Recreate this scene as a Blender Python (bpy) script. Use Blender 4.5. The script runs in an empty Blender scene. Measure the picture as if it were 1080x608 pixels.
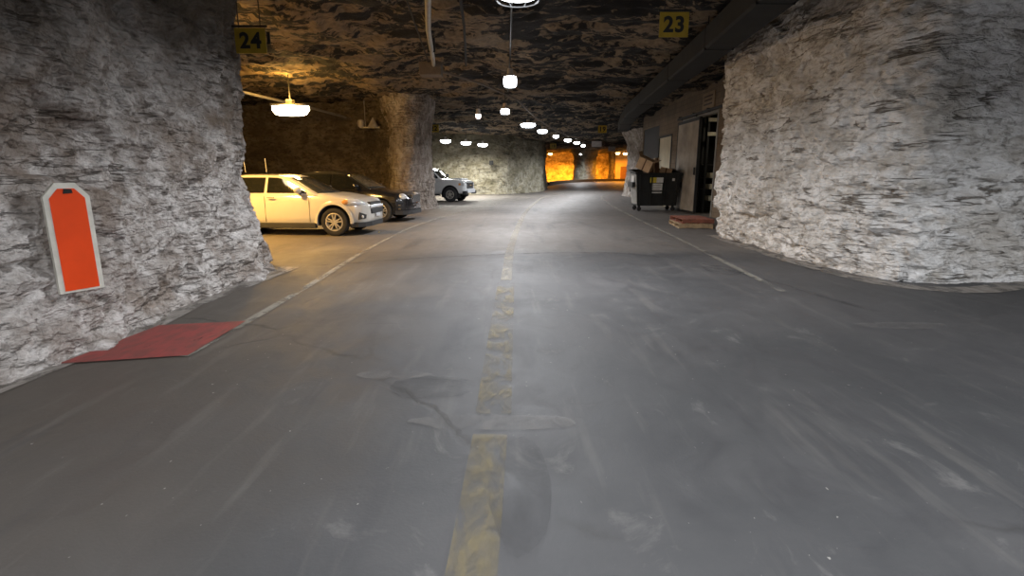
import bpy, bmesh, math, random
from mathutils import Vector, Matrix, noise
random.seed(7)
S = bpy.context.scene
COL = S.collection
R = math.radians
PI = math.pi

# ------------------------------------------------------------------ materials
MATS = {}
class NT:
    def __init__(s, name):
        s.m = bpy.data.materials.new(name); s.m.use_nodes = True
        s.t = s.m.node_tree; s.n = s.t.nodes; s.l = s.t.links
        s.b = s.n['Principled BSDF']; s.out = s.n['Material Output']
        MATS[name] = s.m
        s._obj = None
    def node(s, typ, **kw):
        n = s.n.new(typ)
        for k, v in kw.items():
            if k in n.inputs: s.set(n, k, v)
            else: setattr(n, k, v)
        return n
    def set(s, n, k, v):
        if hasattr(v, 'is_output') or isinstance(v, bpy.types.NodeSocket): s.l.new(v, n.inputs[k])
        else: n.inputs[k].default_value = v
    @property
    def obj(s):
        if s._obj is None: s._obj = s.n.new('ShaderNodeTexCoord').outputs['Object']
        return s._obj
    def map(s, scale=(1,1,1), loc=(0,0,0), rot=(0,0,0)):
        n = s.n.new('ShaderNodeMapping'); s.l.new(s.obj, n.inputs['Vector'])
        n.inputs['Scale'].default_value = scale; n.inputs['Location'].default_value = loc
        n.inputs['Rotation'].default_value = rot
        return n.outputs[0]
    def noise(s, scale=5, detail=6, rough=.55, vec=None, dist=0, sc3=None, loc=(0,0,0)):
        n = s.n.new('ShaderNodeTexNoise')
        s.l.new(vec if vec is not None else (s.map(sc3, loc) if sc3 else s.obj), n.inputs['Vector'])
        n.inputs['Scale'].default_value = scale; n.inputs['Detail'].default_value = detail
        n.inputs['Roughness'].default_value = rough; n.inputs['Distortion'].default_value = dist
        return n.outputs[0]
    def voro(s, scale, feature='DISTANCE_TO_EDGE', vec=None):
        n = s.n.new('ShaderNodeTexVoronoi'); n.feature = feature
        s.l.new(vec if vec is not None else s.obj, n.inputs['Vector']); n.inputs['Scale'].default_value = scale
        return n.outputs[0]
    def ramp(s, fac, *stops, interp='LINEAR'):
        n = s.n.new('ShaderNodeValToRGB'); s.l.new(fac, n.inputs[0]); r = n.color_ramp; r.interpolation = interp
        while len(r.elements) < len(stops): r.elements.new(.5)
        for e, (p, c) in zip(r.elements, stops):
            e.position = p
            e.color = (c, c, c, 1) if isinstance(c, (int, float)) else (*c, 1)
        return n.outputs[0]
    def mix(s, fac, a, b, mode='MIX'):
        n = s.n.new('ShaderNodeMix'); n.data_type = 'RGBA'; n.blend_type = mode
        for i, v in ((0, fac), (6, a), (7, b)):
            if isinstance(v, bpy.types.NodeSocket): s.l.new(v, n.inputs[i])
            else: n.inputs[i].default_value = v if i == 0 else (*v, 1)
        return n.outputs[2]
    def math(s, op, a, b=0.0):
        n = s.n.new('ShaderNodeMath'); n.operation = op
        for i, v in ((0, a), (1, b)):
            if isinstance(v, bpy.types.NodeSocket): s.l.new(v, n.inputs[i])
            else: n.inputs[i].default_value = v
        return n.outputs[0]
    def bump(s, h, strength=.5, dist=.05, prev=None):
        n = s.n.new('ShaderNodeBump'); s.l.new(h, n.inputs['Height'])
        n.inputs['Strength'].default_value = strength; n.inputs['Distance'].default_value = dist
        if prev is not None: s.l.new(prev, n.inputs['Normal'])
        return n.outputs[0]
    def xyz(s):
        n = s.n.new('ShaderNodeSeparateXYZ'); s.l.new(s.obj, n.inputs[0]); return n.outputs
    def fin(s, color=None, rough=None, normal=None, metal=None):
        if color is not None: s.set(s.b, 'Base Color', color if isinstance(color, bpy.types.NodeSocket) else (*color, 1))
        if rough is not None: s.set(s.b, 'Roughness', rough)
        if normal is not None: s.set(s.b, 'Normal', normal)
        if metal is not None: s.set(s.b, 'Metallic', metal)
        return s.m

def simple(name, col, rough=.6, metal=0, var=.15, vscale=6, bump=.1, coat=0):
    t = NT(name)
    n = t.noise(vscale, 5)
    c = t.mix(t.ramp(n, (.35, 0.0), (.7, 1.0)), tuple(x*(1-var) for x in col), tuple(min(1, x*(1+var)) for x in col))
    t.fin(c, rough, t.bump(t.noise(vscale*8, 3), bump, .01) if bump else None, metal)
    if coat: t.b.inputs['Coat Weight'].default_value = coat; t.b.inputs['Coat Roughness'].default_value = .05
    return t.m

def emit(name, col, strength):
    t = NT(name)
    t.fin(col, .4); t.b.inputs['Emission Color'].default_value = (*col, 1)
    t.b.inputs['Emission Strength'].default_value = strength
    return t.m

def rock_mat(name, light, mid, dark, stain, stain_amt=.4, zsc=1.8, k=1.0, top_stain=None, thr=.5, crack=.7, contrast=.1):
    t = NT(name)
    big = t.noise(.8, 5, .55, t.map((1, 1, 1.3)), .3)
    med = t.noise(2.4*k, 6, .56, t.map((1, 1, zsc), (3, 1, 7)), .35)
    lump = t.noise(6.5*k, 5, .55, t.map((1, 1, zsc*.9), (8, 1, 3)), .25)
    fine = t.noise(22*k, 4, .6, t.map((1, 1, 1.3), (5, 2, 1)), .2)
    c = t.mix(t.ramp(med, (thr-contrast, 1.0), (thr+contrast, 0.0)), light, mid)
    c = t.mix(t.ramp(lump, (.34, .65), (.46, 0.0)), c, dark)
    c = t.mix(t.ramp(lump, (.54, 0.0), (.68, .6)), c, tuple(min(1, x*1.15) for x in light))
    c = t.mix(t.ramp(big, (.50, 0.0), (.64, stain_amt)), c, stain)
    # long dark bedding cracks
    fis = t.noise(1.0*k, 6, .55, t.map((.45, .45, 4.2), (9, 4, 2)), .25)
    band = t.ramp(fis, (.484, 0.0), (.497, 1.0), (.503, 1.0), (.512, 0.0))
    brk = t.ramp(t.noise(1.6, 4, .5, t.map((1, 1, 1), (1, 6, 2))), (.46, 0.0), (.56, crack))
    band = t.math('MULTIPLY', band, brk)
    c = t.mix(band, c, dark)
    c = t.mix(t.ramp(fine, (.32, .35), (.45, 0.0)), c, mid)
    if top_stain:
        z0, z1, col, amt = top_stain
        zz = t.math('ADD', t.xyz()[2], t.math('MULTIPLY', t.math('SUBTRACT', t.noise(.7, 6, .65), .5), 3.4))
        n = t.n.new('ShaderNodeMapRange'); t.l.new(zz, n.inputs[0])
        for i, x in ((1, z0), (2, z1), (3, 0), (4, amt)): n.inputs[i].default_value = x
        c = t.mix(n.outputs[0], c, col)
    hb = t.math('ADD', t.math('MULTIPLY', med, .7), t.math('MULTIPLY', lump, .45))
    hb = t.math('SUBTRACT', hb, t.math('MULTIPLY', band, .25))
    wv = t.n.new('ShaderNodeMix'); wv.data_type = 'VECTOR'; wv.inputs[0].default_value = .12
    t.l.new(t.map((1, 1, 2.3)), wv.inputs[4])
    wn = t.n.new('ShaderNodeTexNoise'); t.l.new(t.obj, wn.inputs[0]); wn.inputs['Scale'].default_value = 4; wn.inputs['Detail'].default_value = 4
    t.l.new(wn.outputs[1], wv.inputs[5])
    ch = t.voro(5.0*k, 'F1', wv.outputs[1]); ch2 = t.voro(13.0*k, 'F1', wv.outputs[1])
    hb = t.math('SUBTRACT', hb, t.math('MULTIPLY', ch, .42))
    hb = t.math('SUBTRACT', hb, t.math('MULTIPLY', ch2, .16))
    nb = t.bump(hb, 1.0, .15)
    nb = t.bump(fine, .5, .02, nb)
    return t.fin(c, .9, nb)

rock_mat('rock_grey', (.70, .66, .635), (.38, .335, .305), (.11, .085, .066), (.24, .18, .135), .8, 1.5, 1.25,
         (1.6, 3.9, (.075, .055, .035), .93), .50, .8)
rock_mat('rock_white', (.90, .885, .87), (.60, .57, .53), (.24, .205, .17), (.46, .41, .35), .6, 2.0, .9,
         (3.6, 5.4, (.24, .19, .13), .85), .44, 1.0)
rock_mat('rock_pier', (.46, .41, .37), (.27, .22, .18), (.09, .07, .055), (.20, .155, .12), .7, .6, 1.3, None, .5)
rock_mat('rock_brown', (.20, .16, .115), (.11, .085, .06), (.03, .022, .016), (.08, .06, .042), .7, 1.6, 1, None, .5)
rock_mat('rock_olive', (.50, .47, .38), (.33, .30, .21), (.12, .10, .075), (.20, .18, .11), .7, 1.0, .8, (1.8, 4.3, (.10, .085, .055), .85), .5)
rock_mat('rock_ochre', (.80, .66, .46), (.48, .36, .22), (.16, .10, .06), (.4, .28, .16), .5, 1.2, .5, None, .5)

# ceiling: tan stone with black scaled patches
t = NT('ceiling_rock')
n1 = t.noise(.75, 10, .66, t.map((.75, 1.35, 1)), .9)
n2 = t.noise(2.6, 8, .7, t.map((.7, 1.3, 1), (4, 3, 0)), 1.2)
xs = t.xyz()
# the road side of the roof has lost more of its pale skin than the parking bay
n = t.n.new('ShaderNodeMapRange'); t.l.new(xs[0], n.inputs[0])
for i, x in ((1, -4.0), (2, 1.5), (3, .048), (4, .064)): n.inputs[i].default_value = x
sumn = t.math('SUBTRACT', t.math('ADD', t.math('MULTIPLY', n1, .6), t.math('MULTIPLY', n2, .4)), n.outputs[0])
patch = t.ramp(sumn, (.437, 1.0), (.462, 0.0))
tan = t.mix(t.ramp(t.noise(7, 6, .6), (.35, 0.0), (.65, 1.0)), (.115, .083, .053), (.245, .182, .117))
tan = t.mix(t.ramp(t.noise(1.1, 5, .6), (.45, 0.0), (.7, .6)), tan, (.13, .10, .075))
c = t.mix(patch, tan, (.008, .0075, .0075))
nb = t.bump(t.math('SUBTRACT', t.math('MULTIPLY', n2, .7), t.math('MULTIPLY', patch, .35)), .6, .10)
t.fin(c, .95, t.bump(t.noise(22, 5), .5, .03, nb))

# road surface
t = NT('road_surface')
a = t.noise(.35, 7, .6, None, .5); b = t.noise(2.2, 9, .68, t.map((1, .7, 1), (3, 1, 0)), .8)
f = t.noise(45, 4, .6)
c = t.mix(t.ramp(a, (.38, 0.0), (.62, 1.0)), (.066, .067, .070), (.098, .096, .098))
c = t.mix(t.ramp(b, (.35, .55), (.52, 0.0)), c, (.062, .062, .066))
c = t.mix(t.ramp(b, (.60, 0.0), (.74, .5)), c, (.235, .225, .215))
xs = t.xyz()
# brown dusty strip along the left kerb and bay
xn = t.math('ADD', xs[0], t.math('MULTIPLY', t.math('SUBTRACT', t.noise(.6, 6), .5), 3.0))
mr = t.n.new('ShaderNodeMapRange'); t.l.new(xn, mr.inputs[0])
for i, x in ((1, -.8), (2, -3.2), (3, 0), (4, .65)): mr.inputs[i].default_value = x
c = t.mix(mr.outputs[0], c, (.125, .103, .080))
# paler worn concrete beyond the joint about eleven metres on
yn = t.math('ADD', xs[1], t.math('MULTIPLY', t.math('SUBTRACT', t.noise(.9, 6, .6), .5), 1.6))
mr = t.n.new('ShaderNodeMapRange'); t.l.new(yn, mr.inputs[0])
for i, x in ((1, 10.7), (2, 11.6), (3, 0), (4, .55)): mr.inputs[i].default_value = x
c = t.mix(mr.outputs[0], c, (.185, .165, .148))
# drag marks along the road
st = t.noise(3.0, 5, .6, t.map((1.6, .16, 1)))
c = t.mix(t.ramp(st, (.56, 0.0), (.72, .2)), c, (.24, .225, .205))
st2 = t.noise(2.0, 5, .6, t.map((1.2, .13, 1), (7, 0, 0)))
c = t.mix(t.ramp(st2, (.56, 0.0), (.70, .5)), c, (.055, .055, .060))
# cracks
cv = t.n.new('ShaderNodeMix'); cv.data_type = 'VECTOR'; cv.inputs[0].default_value = .35
t.l.new(t.obj, cv.inputs[4]); nn = t.n.new('ShaderNodeTexNoise'); t.l.new(t.obj, nn.inputs[0]); nn.inputs['Scale'].default_value = 1.3
nn.inputs['Detail'].default_value = 7
t.l.new(nn.outputs[1], cv.inputs[5])
ck = t.voro(.42, vec=cv.outputs[1])
crk = t.math('MULTIPLY', t.ramp(ck, (0.0, 1.0), (.012, 0.0)), t.ramp(t.noise(.5, 4, .5, t.map((1,1,1),(2,8,0))), (.52, 0.0), (.62, .6)))
c = t.mix(crk, c, (.04, .038, .036))
# pale specks of grit
sp = t.noise(30, 2, .5, t.map((1, .6, 1), (1, 7, 0)))
c = t.mix(t.ramp(sp, (.74, 0.0), (.78, .7)), c, (.42, .40, .37))
h = t.math('ADD', t.math('MULTIPLY', b, .4), t.math('MULTIPLY', f, .12))
t.fin(c, t.ramp(b, (.3, .50), (.7, .72)), t.bump(t.math('SUBTRACT', h, t.math('MULTIPLY', crk, .5)), .35, .03))
t.b.inputs['Specular IOR Level'].default_value = .35

def worn_paint(name, col, dirt, thr, scale=5, amt=1.0, sy=.5, rim=.05):
    t = NT(name)
    t.set(t.b, 'Roughness', .7)
    nz = t.noise(scale, 9, .7, t.map((1, sy, 1)), .8)
    a = t.ramp(nz, (thr-rim, 0.0), (thr+rim, amt))
    t.set(t.b, 'Base Color', t.mix(t.ramp(t.noise(scale*3, 5, .6, t.map((1, .4, 1), (2, 2, 0))), (.35, 0.0), (.65, 1.0)), dirt, col))
    t.set(t.b, 'Alpha', a)
    return t.m
worn_paint('yellow_paint', (.30, .235, .10), (.20, .175, .13), .46, 6, .5, rim=.12)
worn_paint('yellow_remnant', (.30, .235, .11), (.17, .155, .125), .53, 5, .6, rim=.10)
worn_paint('cream_paint', (.42, .38, .30), (.30, .28, .24), .46, 3, .5, rim=.12)
worn_paint('pale_line', (.42, .40, .35), (.27, .25, .21), .46, 2.5, .6)
worn_paint('red_paint', (.36, .070, .062), (.22, .066, .055), .32, 4, .9, .35)
worn_paint('gutter_dust', (.42, .39, .36), (.28, .25, .22), .44, 3.5, .8, .5, .10)
worn_paint('tar_patch', (.055, .055, .058), (.09, .09, .095), .50, 2.0, .35, 1, rim=.12)
worn_paint('pale_patch', (.32, .30, .28), (.22, .21, .20), .50, 3.5, .35, .6, rim=.12)

simple('steel_dark', (.035, .036, .038), .55, .4)
simple('duct_metal', (.013, .013, .012), .8, .2, .3, 3)
simple('conduit_grey', (.30, .28, .25), .5, .4)
simple('box_brown', (.13, .10, .075), .7)
simple('black_rubber', (.022, .022, .024), .85)
simple('tyre_lit_tan', (.05, .045, .038), .9, 0, .4, 9)  # lamp light on the tyre put into the rubber as a tan tint
simple('silver_rim', (.62, .60, .57), .35, .6, .05)
simple('chrome', (.75, .75, .76), .15, 1, .02, bump=0)
simple('pearl_paint', (.60, .575, .53), .28, 0, .02, 4, 0, .8)
simple('white_paint', (.66, .67, .68), .35, 0, .03, 4, 0, .7)
simple('black_paint', (.012, .012, .014), .25, 0, .1, 4, 0, .8)
simple('cladding', (.035, .035, .036), .75)
simple('bumper_white', (.74, .76, .80), .3, 0, .03, 4, 0, .5)
simple('lamp_clear', (.75, .76, .78), .12, .3, .1, 20, 0, .6)
simple('lamp_amber', (.85, .38, .10), .2, 0, .05, 20, 0, .6)
simple('lamp_red', (.45, .02, .02), .25, 0, .05, 20, 0, .6)
simple('gold', (.65, .45, .12), .35, .6)
simple('plate_white', (.65, .66, .68), .5)
simple('marker_orange', (.93, .075, .006), .45, 0, .07, 3, .05)
simple('marker_white', (.74, .72, .64), .55, 0, .12, 8)
simple('sign_yellow', (.36, .235, .015), .5, 0, .15, 6)
simple('sign_black', (.012, .011, .01), .6, 0, 0, bump=0)
simple('door_panel_grey', (.37, .32, .26), .6, .1, .3, 1.5, .2)
simple('door_cream', (.62, .55, .40), .6, 0, .1, 2)
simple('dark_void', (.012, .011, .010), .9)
simple('rack_timber', (.60, .55, .42), .7, 0, .15)
simple('pallet_wood', (.40, .29, .175), .8, 0, .3, 5, .3)
simple('pallet_red', (.24, .085, .055), .75, 0, .3, 5, .3)
simple('dumpster_black', (.016, .018, .018), .45, 0, .3, 3, .1)
simple('dumpster_lit_side', (.30, .29, .27), .6, 0, .3, 3)  # dumpster black lightened to grey for lamp light on its road side
simple('cardboard', (.60, .42, .26), .8, 0, .12, 4)
simple('cardboard_dark', (.15, .085, .05), .85, 0, .12, 4)
simple('label_white', (.72, .72, .70), .6)
simple('label_yellow', (.75, .58, .06), .6)
simple('notice_tan', (.30, .215, .13), .6)
simple('ink', (.08, .05, .04), .7)
simple('ochre_block', (.72, .50, .28), .8, 0, .15, 1)
simple('ochre_door', (.25, .12, .05), .6)
simple('kerb_dark', (.05, .035, .02), .8)
simple('fixture_grey', (.42, .38, .36), .5)
emit('lens_white', (.93, .96, 1.0), 14)
emit('lens_warm', (1.0, .80, .48), 14)
emit('lens_sodium', (1.0, .66, .22), 12)
emit('lens_pink', (1.0, .80, .74), 10)

t = NT('glass_dark')
t.fin((.012, .013, .012), .04); t.b.inputs['IOR'].default_value = 1.5
t.b.inputs['Coat Weight'].default_value = .5
t = NT('glass_screen')
t.fin((.05, .052, .045), .06); t.b.inputs['IOR'].default_value = 1.55; t.b.inputs['Coat Weight'].default_value = 1.0

t = NT('block_wall')
br = t.n.new('ShaderNodeTexBrick')
sw = t.n.new('ShaderNodeCombineXYZ'); xs = t.xyz(); t.l.new(xs[1], sw.inputs[0]); t.l.new(xs[2], sw.inputs[1])
t.l.new(sw.outputs[0], br.inputs['Vector'])
br.inputs['Scale'].default_value = 1; br.inputs['Brick Width'].default_value = .41; br.inputs['Row Height'].default_value = .205
br.inputs['Mortar Size'].default_value = .008; br.inputs['Color1'].default_value = (.25, .19, .135, 1)
br.inputs['Color2'].default_value = (.205, .155, .11, 1); br.inputs['Mortar'].default_value = (.13, .10, .075, 1)
c = t.mix(t.ramp(t.noise(1.4, 7, .6), (.42, 0.0), (.68, .7)), br.outputs[0], (.15, .115, .085))
t.fin(c, .9, t.bump(br.outputs[1], -.4, .02))

# ------------------------------------------------------------------ mesh helpers
def link(name, me, mat, parent=None):
    o = bpy.data.objects.new(name, me); COL.objects.link(o)
    for m in (mat if isinstance(mat, (list, tuple)) else [mat]):
        me.materials.append(MATS[m] if isinstance(m, str) else m)
    if parent is not None: o.parent = parent
    return o
def tag(o, label=None, cat=None, group=None, kind=None):
    if label: o['label'] = label
    if cat: o['category'] = cat
    if group: o['group'] = group
    if kind: o['kind'] = kind
    return o
def empty(name, loc, rz=0, label=None, cat=None, group=None):
    o = bpy.data.objects.new(name, None); COL.objects.link(o); o.location = loc; o.rotation_euler.z = rz
    o.empty_display_size = .2
    return tag(o, label, cat, group)
def pymesh(name, vs, fs, smooth=False):
    me = bpy.data.meshes.new(name); me.from_pydata([tuple(v) for v in vs], [], fs); me.validate(); me.update()
    if smooth: me.polygons.foreach_set('use_smooth', [True]*len(me.polygons))
    return me
class MB:
    def __init__(s): s.bm = bmesh.new()
    def box(s, a, b, bev=0, M=None):
        a, b = Vector(a), Vector(b); c = (a+b)/2; d = b-a
        r = bmesh.ops.create_cube(s.bm, size=1); vs = r['verts']
        bmesh.ops.scale(s.bm, vec=(abs(d.x), abs(d.y), abs(d.z)), verts=vs)
        bmesh.ops.translate(s.bm, vec=c, verts=vs)
        if bev:
            es = list({e for v in vs for e in v.link_edges})
            rr = bmesh.ops.bevel(s.bm, geom=es, offset=bev, segments=2, affect='EDGES', profile=.5)
            vs = [v for v in rr['verts']]
            vs = list({v for f in rr['faces'] for v in f.verts} | {v for v in vs})
        if M is not None: bmesh.ops.transform(s.bm, matrix=M, verts=vs)
        return s
    def bar(s, p, q, w, h=None, up=(0,0,1)):
        p, q = Vector(p), Vector(q); h = h or w; d = q-p; L = d.length; x = d.normalized()
        u = Vector(up)
        if abs(x.dot(u)) > .98: u = Vector((1,0,0))
        y = u.cross(x).normalized(); z = x.cross(y)
        M = Matrix((( x.x, y.x, z.x, (p.x+q.x)/2), (x.y, y.y, z.y, (p.y+q.y)/2), (x.z, y.z, z.z, (p.z+q.z)/2), (0,0,0,1)))
        r = bmesh.ops.create_cube(s.bm, size=1); vs = r['verts']
        bmesh.ops.scale(s.bm, vec=(L, w, h), verts=vs); bmesh.ops.transform(s.bm, matrix=M, verts=vs)
        return s
    def tube(s, pts, r, seg=10):
        pts = [Vector(p) for p in pts]
        rings = []
        for i, p in enumerate(pts):
            d = (pts[min(i+1, len(pts)-1)] - pts[max(i-1, 0)]).normalized()
            u = Vector((0,0,1)) if abs(d.z) < .95 else Vector((1,0,0))
            a = d.cross(u).normalized(); b = d.cross(a)
            rings.append([s.bm.verts.new(p + a*math.cos(k*2*PI/seg)*r + b*math.sin(k*2*PI/seg)*r) for k in range(seg)])
        for A, B in zip(rings, rings[1:]):
            for k in range(seg): s.bm.faces.new((A[k], A[(k+1)%seg], B[(k+1)%seg], B[k]))
        s.bm.faces.new(rings[0]); s.bm.faces.new(rings[-1][::-1])
        return s
    def lathe(s, prof, axis='Z', c=(0,0,0), seg=32, cap=False):
        rings = []
        for r, h in prof:
            ring = []
            for k in range(seg):
                a = k*2*PI/seg; x, y = r*math.cos(a), r*math.sin(a)
                p = (x, y, h) if axis == 'Z' else (x, h, y)
                ring.append(s.bm.verts.new(Vector(p)+Vector(c)))
            rings.append(ring)
        for A, B in zip(rings, rings[1:]):
            for k in range(seg): s.bm.faces.new((A[k], A[(k+1)%seg], B[(k+1)%seg], B[k]))
        if cap: s.bm.faces.new(rings[0]); s.bm.faces.new(rings[-1][::-1])
        return s
    def prism(s, poly, y0, y1, axis='Y'):
        def P(a, b, d): return (a, d, b) if axis == 'Y' else ((d, a, b) if axis == 'X' else (a, b, d))
        A = [s.bm.verts.new(P(a, b, y0)) for a, b in poly]; B = [s.bm.verts.new(P(a, b, y1)) for a, b in poly]
        n = len(poly)
        for k in range(n): s.bm.faces.new((A[k], A[(k+1)%n], B[(k+1)%n], B[k]))
        s.bm.faces.new(A[::-1]); s.bm.faces.new(B)
        return s
    def verts_faces(s, vs, fs):
        V = [s.bm.verts.new(v) for v in vs]
        for f in fs:
            try: s.bm.faces.new([V[i] for i in f])
            except ValueError: pass
        return s
    def clip(s, co, no):
        bmesh.ops.bisect_plane(s.bm, geom=s.bm.verts[:]+s.bm.edges[:]+s.bm.faces[:], plane_co=co, plane_no=no, clear_outer=True)
        return s
    def build(s, name, mat, parent=None, smooth=False, M=None):
        bmesh.ops.remove_doubles(s.bm, verts=s.bm.verts, dist=1e-5)
        bmesh.ops.recalc_face_normals(s.bm, faces=s.bm.faces)
        if M is not None: bmesh.ops.transform(s.bm, matrix=M, verts=s.bm.verts)
        me = bpy.data.meshes.new(name); s.bm.to_mesh(me); s.bm.free()
        if smooth:
            me.polygons.foreach_set('use_smooth', [True]*len(me.polygons))
            try: me.set_sharp_from_angle(angle=R(40))
            except Exception: pass
        return link(name, me, mat, parent)
def copy_tree(o, parent=None):
    c = o.copy(); COL.objects.link(c)
    if parent is not None: c.parent = parent
    for ch in list(o.children): copy_tree(ch, c)
    return c
def apply_mods(o):
    dg = bpy.context.evaluated_depsgraph_get(); dg.update()
    me = bpy.data.meshes.new_from_object(o.evaluated_get(dg)); o.modifiers.clear(); o.data = me
def text_mesh(name, txt, size, mat, parent, M, ext=.004, bold=0.0):
    cu = bpy.data.curves.new(name, 'FONT'); cu.body = txt; cu.size = size; cu.align_x = 'CENTER'; cu.align_y = 'CENTER'
    cu.extrude = ext; cu.offset = bold; cu.space_character = 1.12
    tmp = bpy.data.objects.new('tmp', cu); COL.objects.link(tmp)
    dg = bpy.context.evaluated_depsgraph_get(); dg.update()
    me = bpy.data.meshes.new_from_object(tmp.evaluated_get(dg)); bpy.data.objects.remove(tmp)
    me.transform(M); me.name = name
    return link(name, me, mat, parent)
SX = Matrix.Rotation(R(90), 4, 'X')      # xy-plane text turned to face -y

# ------------------------------------------------------------------ terrain heights
def ss(a, b, x):
    t = max(0, min(1, (x-a)/(b-a))); return t*t*(3-2*t)
def fz(y): return .55*ss(42, 74, y)
def cz(y): return 4.95 - .45*ss(22, 42, y) + .12*ss(50, 74, y)

def smooth_path(pts, closed, step):
    P = [Vector((*p, 0)) for p in pts]; n = len(P); out = []
    rng = range(n if closed else n-1)
    for i in rng:
        p0 = P[(i-1) % n] if (closed or i > 0) else P[0]; p1 = P[i]; p2 = P[(i+1) % n]; p3 = P[(i+2) % n] if (closed or i+2 < n) else P[-1]
        L = (p2-p1).length; mid = (p1+p2)/2
        far = (mid - Vector((0, 0, 0))).length
        st = step(mid) if callable(step) else step
        k = max(1, int(round(L/st)))
        for j in range(k):
            t = j/k
            # centripetal-ish: damp tangents so long spans stay straight
            m1 = (p2-p0)*.5; m2 = (p3-p1)*.5
            m1 = m1.normalized()*min(m1.length, L*.9) if m1.length else m1
            m2 = m2.normalized()*min(m2.length, L*.9) if m2.length else m2
            t2, t3 = t*t, t*t*t
            out.append((2*t3-3*t2+1)*p1 + (t3-2*t2+t)*m1 + (-2*t3+3*t2)*p2 + (t3-t2)*m2)
    if not closed: out.append(P[-1])
    return out

def rock_disp(P, seed, amp, zs=2.4, chunk=1.0, sk=1.0):
    q = Vector((P.x+seed*3.1, P.y-seed*1.7, P.z))
    d = noise.noise(Vector((q.x*.45, q.y*.45, q.z*.6)))*1.1*amp
    wob = noise.noise(Vector((q.x*.6, q.y*.6, 3.3+q.z*.5)))*1.5 + noise.noise(Vector((q.x*1.7, q.y*1.7, 3.3+q.z)))*.35
    L = q.z*zs + wob
    k = math.floor(L); f = L-k
    led = noise.noise(Vector((q.x*.7, q.y*.7, k*5.7+seed)))
    led2 = noise.noise(Vector((q.x*.7, q.y*.7, (k+1)*5.7+seed)))
    w = ss(.80, .97, f)
    d += (led*(1-w)+led2*w)*amp*.9
    d += amp*.22*(f-.5)*(1-w)
    d -= amp*.5*math.exp(-((f-.90)/.06)**2)*max(0, .25+1.6*noise.noise(Vector((q.x*.9, q.y*.9, k*2.3))))
    dist, vp = noise.voronoi(Vector((q.x*1.6*sk, q.y*1.6*sk, q.z*2.4*sk)))
    p0 = vp[0]; loc = Vector((q.x*1.6*sk, q.y*1.6*sk, q.z*2.4*sk))-p0
    g = Vector((noise.noise(p0*1.3), noise.noise(p0*1.3+Vector((9, 0, 0))), noise.noise(p0*1.3+Vector((0, 9, 0)))))
    d += (noise.noise(p0*2.7)*.45 + loc.dot(g)*.9)*amp*chunk
    dist, vp = noise.voronoi(Vector((q.x*4.6*sk, q.y*4.6*sk, q.z*6.2*sk)))
    p0 = vp[0]; loc = Vector((q.x*4.6*sk, q.y*4.6*sk, q.z*6.2*sk))-p0
    g = Vector((noise.noise(p0*1.3), noise.noise(p0*1.3+Vector((9, 0, 0))), noise.noise(p0*1.3+Vector((0, 9, 0)))))
    d += (noise.noise(p0*3.1)*.22 + loc.dot(g)*.42)*amp*chunk
    d += (noise.noise(Vector((q.x*2.6, q.y*2.6, q.z*4))) + .45*noise.noise(Vector((q.x*8, q.y*8, q.z*10))) )*amp*.26*chunk
    return d

def rock_wall(name, pts, mat, closed=True, step=.1, zstep=.1, amp=.16, seed=1, flare=.18, topflare=.12, zs=2.4, chunk=1.0, ccw=True, zb=-.3, cap=True, mid=0, sk=1.0):
    path = smooth_path(pts, closed, step); n = len(path)
    vs = []; fs = []
    z0 = -.3; 
    zt = max(cz(p.y) for p in path)+.45
    nz = int((zt-z0)/zstep)
    sg = 1 if ccw else -1
    for i, p in enumerate(path):
        a = path[(i-1) % n] if (closed or i > 0) else p; b = path[(i+1) % n] if (closed or i < n-1) else p
        d = (b-a).normalized(); nr = Vector((d.y, -d.x, 0))*sg
        for j in range(nz+1):
            z = z0 + (zt-z0)*j/nz
            fl = flare*math.exp(-max(0, z-fz(p.y))/.45) + topflare*ss(3.4, 4.8, z) - mid*math.exp(-((z-2.6)/1.0)**2)
            Q = Vector((p.x, p.y, z))
            o = fl + rock_disp(Q, seed, amp, zs, chunk, sk)
            vs.append(Q + nr*o)
    for i in range(n if closed else n-1):
        i2 = (i+1) % n
        for j in range(nz):
            a, b, c, d = i*(nz+1)+j, i2*(nz+1)+j, i2*(nz+1)+j+1, i*(nz+1)+j+1
            fs.append((a, b, c, d) if sg > 0 else (d, c, b, a))
    o = link(name, pymesh(name, vs, fs, True), mat)
    tag(o, kind='structure')
    return o

# ------------------------------------------------------------------ the setting
def near(fine, coarse, vis):
    return lambda m: fine if vis(m) else coarse

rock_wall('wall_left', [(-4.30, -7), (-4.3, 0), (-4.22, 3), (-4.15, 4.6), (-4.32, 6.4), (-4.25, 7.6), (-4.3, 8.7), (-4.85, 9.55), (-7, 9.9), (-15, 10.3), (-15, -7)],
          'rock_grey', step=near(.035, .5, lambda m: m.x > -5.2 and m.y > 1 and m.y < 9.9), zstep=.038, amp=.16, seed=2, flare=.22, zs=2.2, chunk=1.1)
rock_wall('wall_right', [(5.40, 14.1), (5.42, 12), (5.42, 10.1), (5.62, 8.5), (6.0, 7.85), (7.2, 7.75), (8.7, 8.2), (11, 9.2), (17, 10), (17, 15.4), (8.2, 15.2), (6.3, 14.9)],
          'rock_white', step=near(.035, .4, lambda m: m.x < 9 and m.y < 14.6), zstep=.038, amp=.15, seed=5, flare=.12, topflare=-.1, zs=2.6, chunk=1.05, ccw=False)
rock_wall('wall_bay_back', [(-4.05, 24.6), (-3.95, 26.2), (-4.4, 28.3), (-7, 29.3), (-30, 30), (-30, 27.0), (-8, 26.6), (-5.9, 25.2), (-5.2, 24.1)],
          'rock_brown', step=near(.08, .4, lambda m: m.x > -14 and m.y < 28), zstep=.08, amp=.13, seed=8, flare=.1, ccw=True, zs=1.2)
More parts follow.
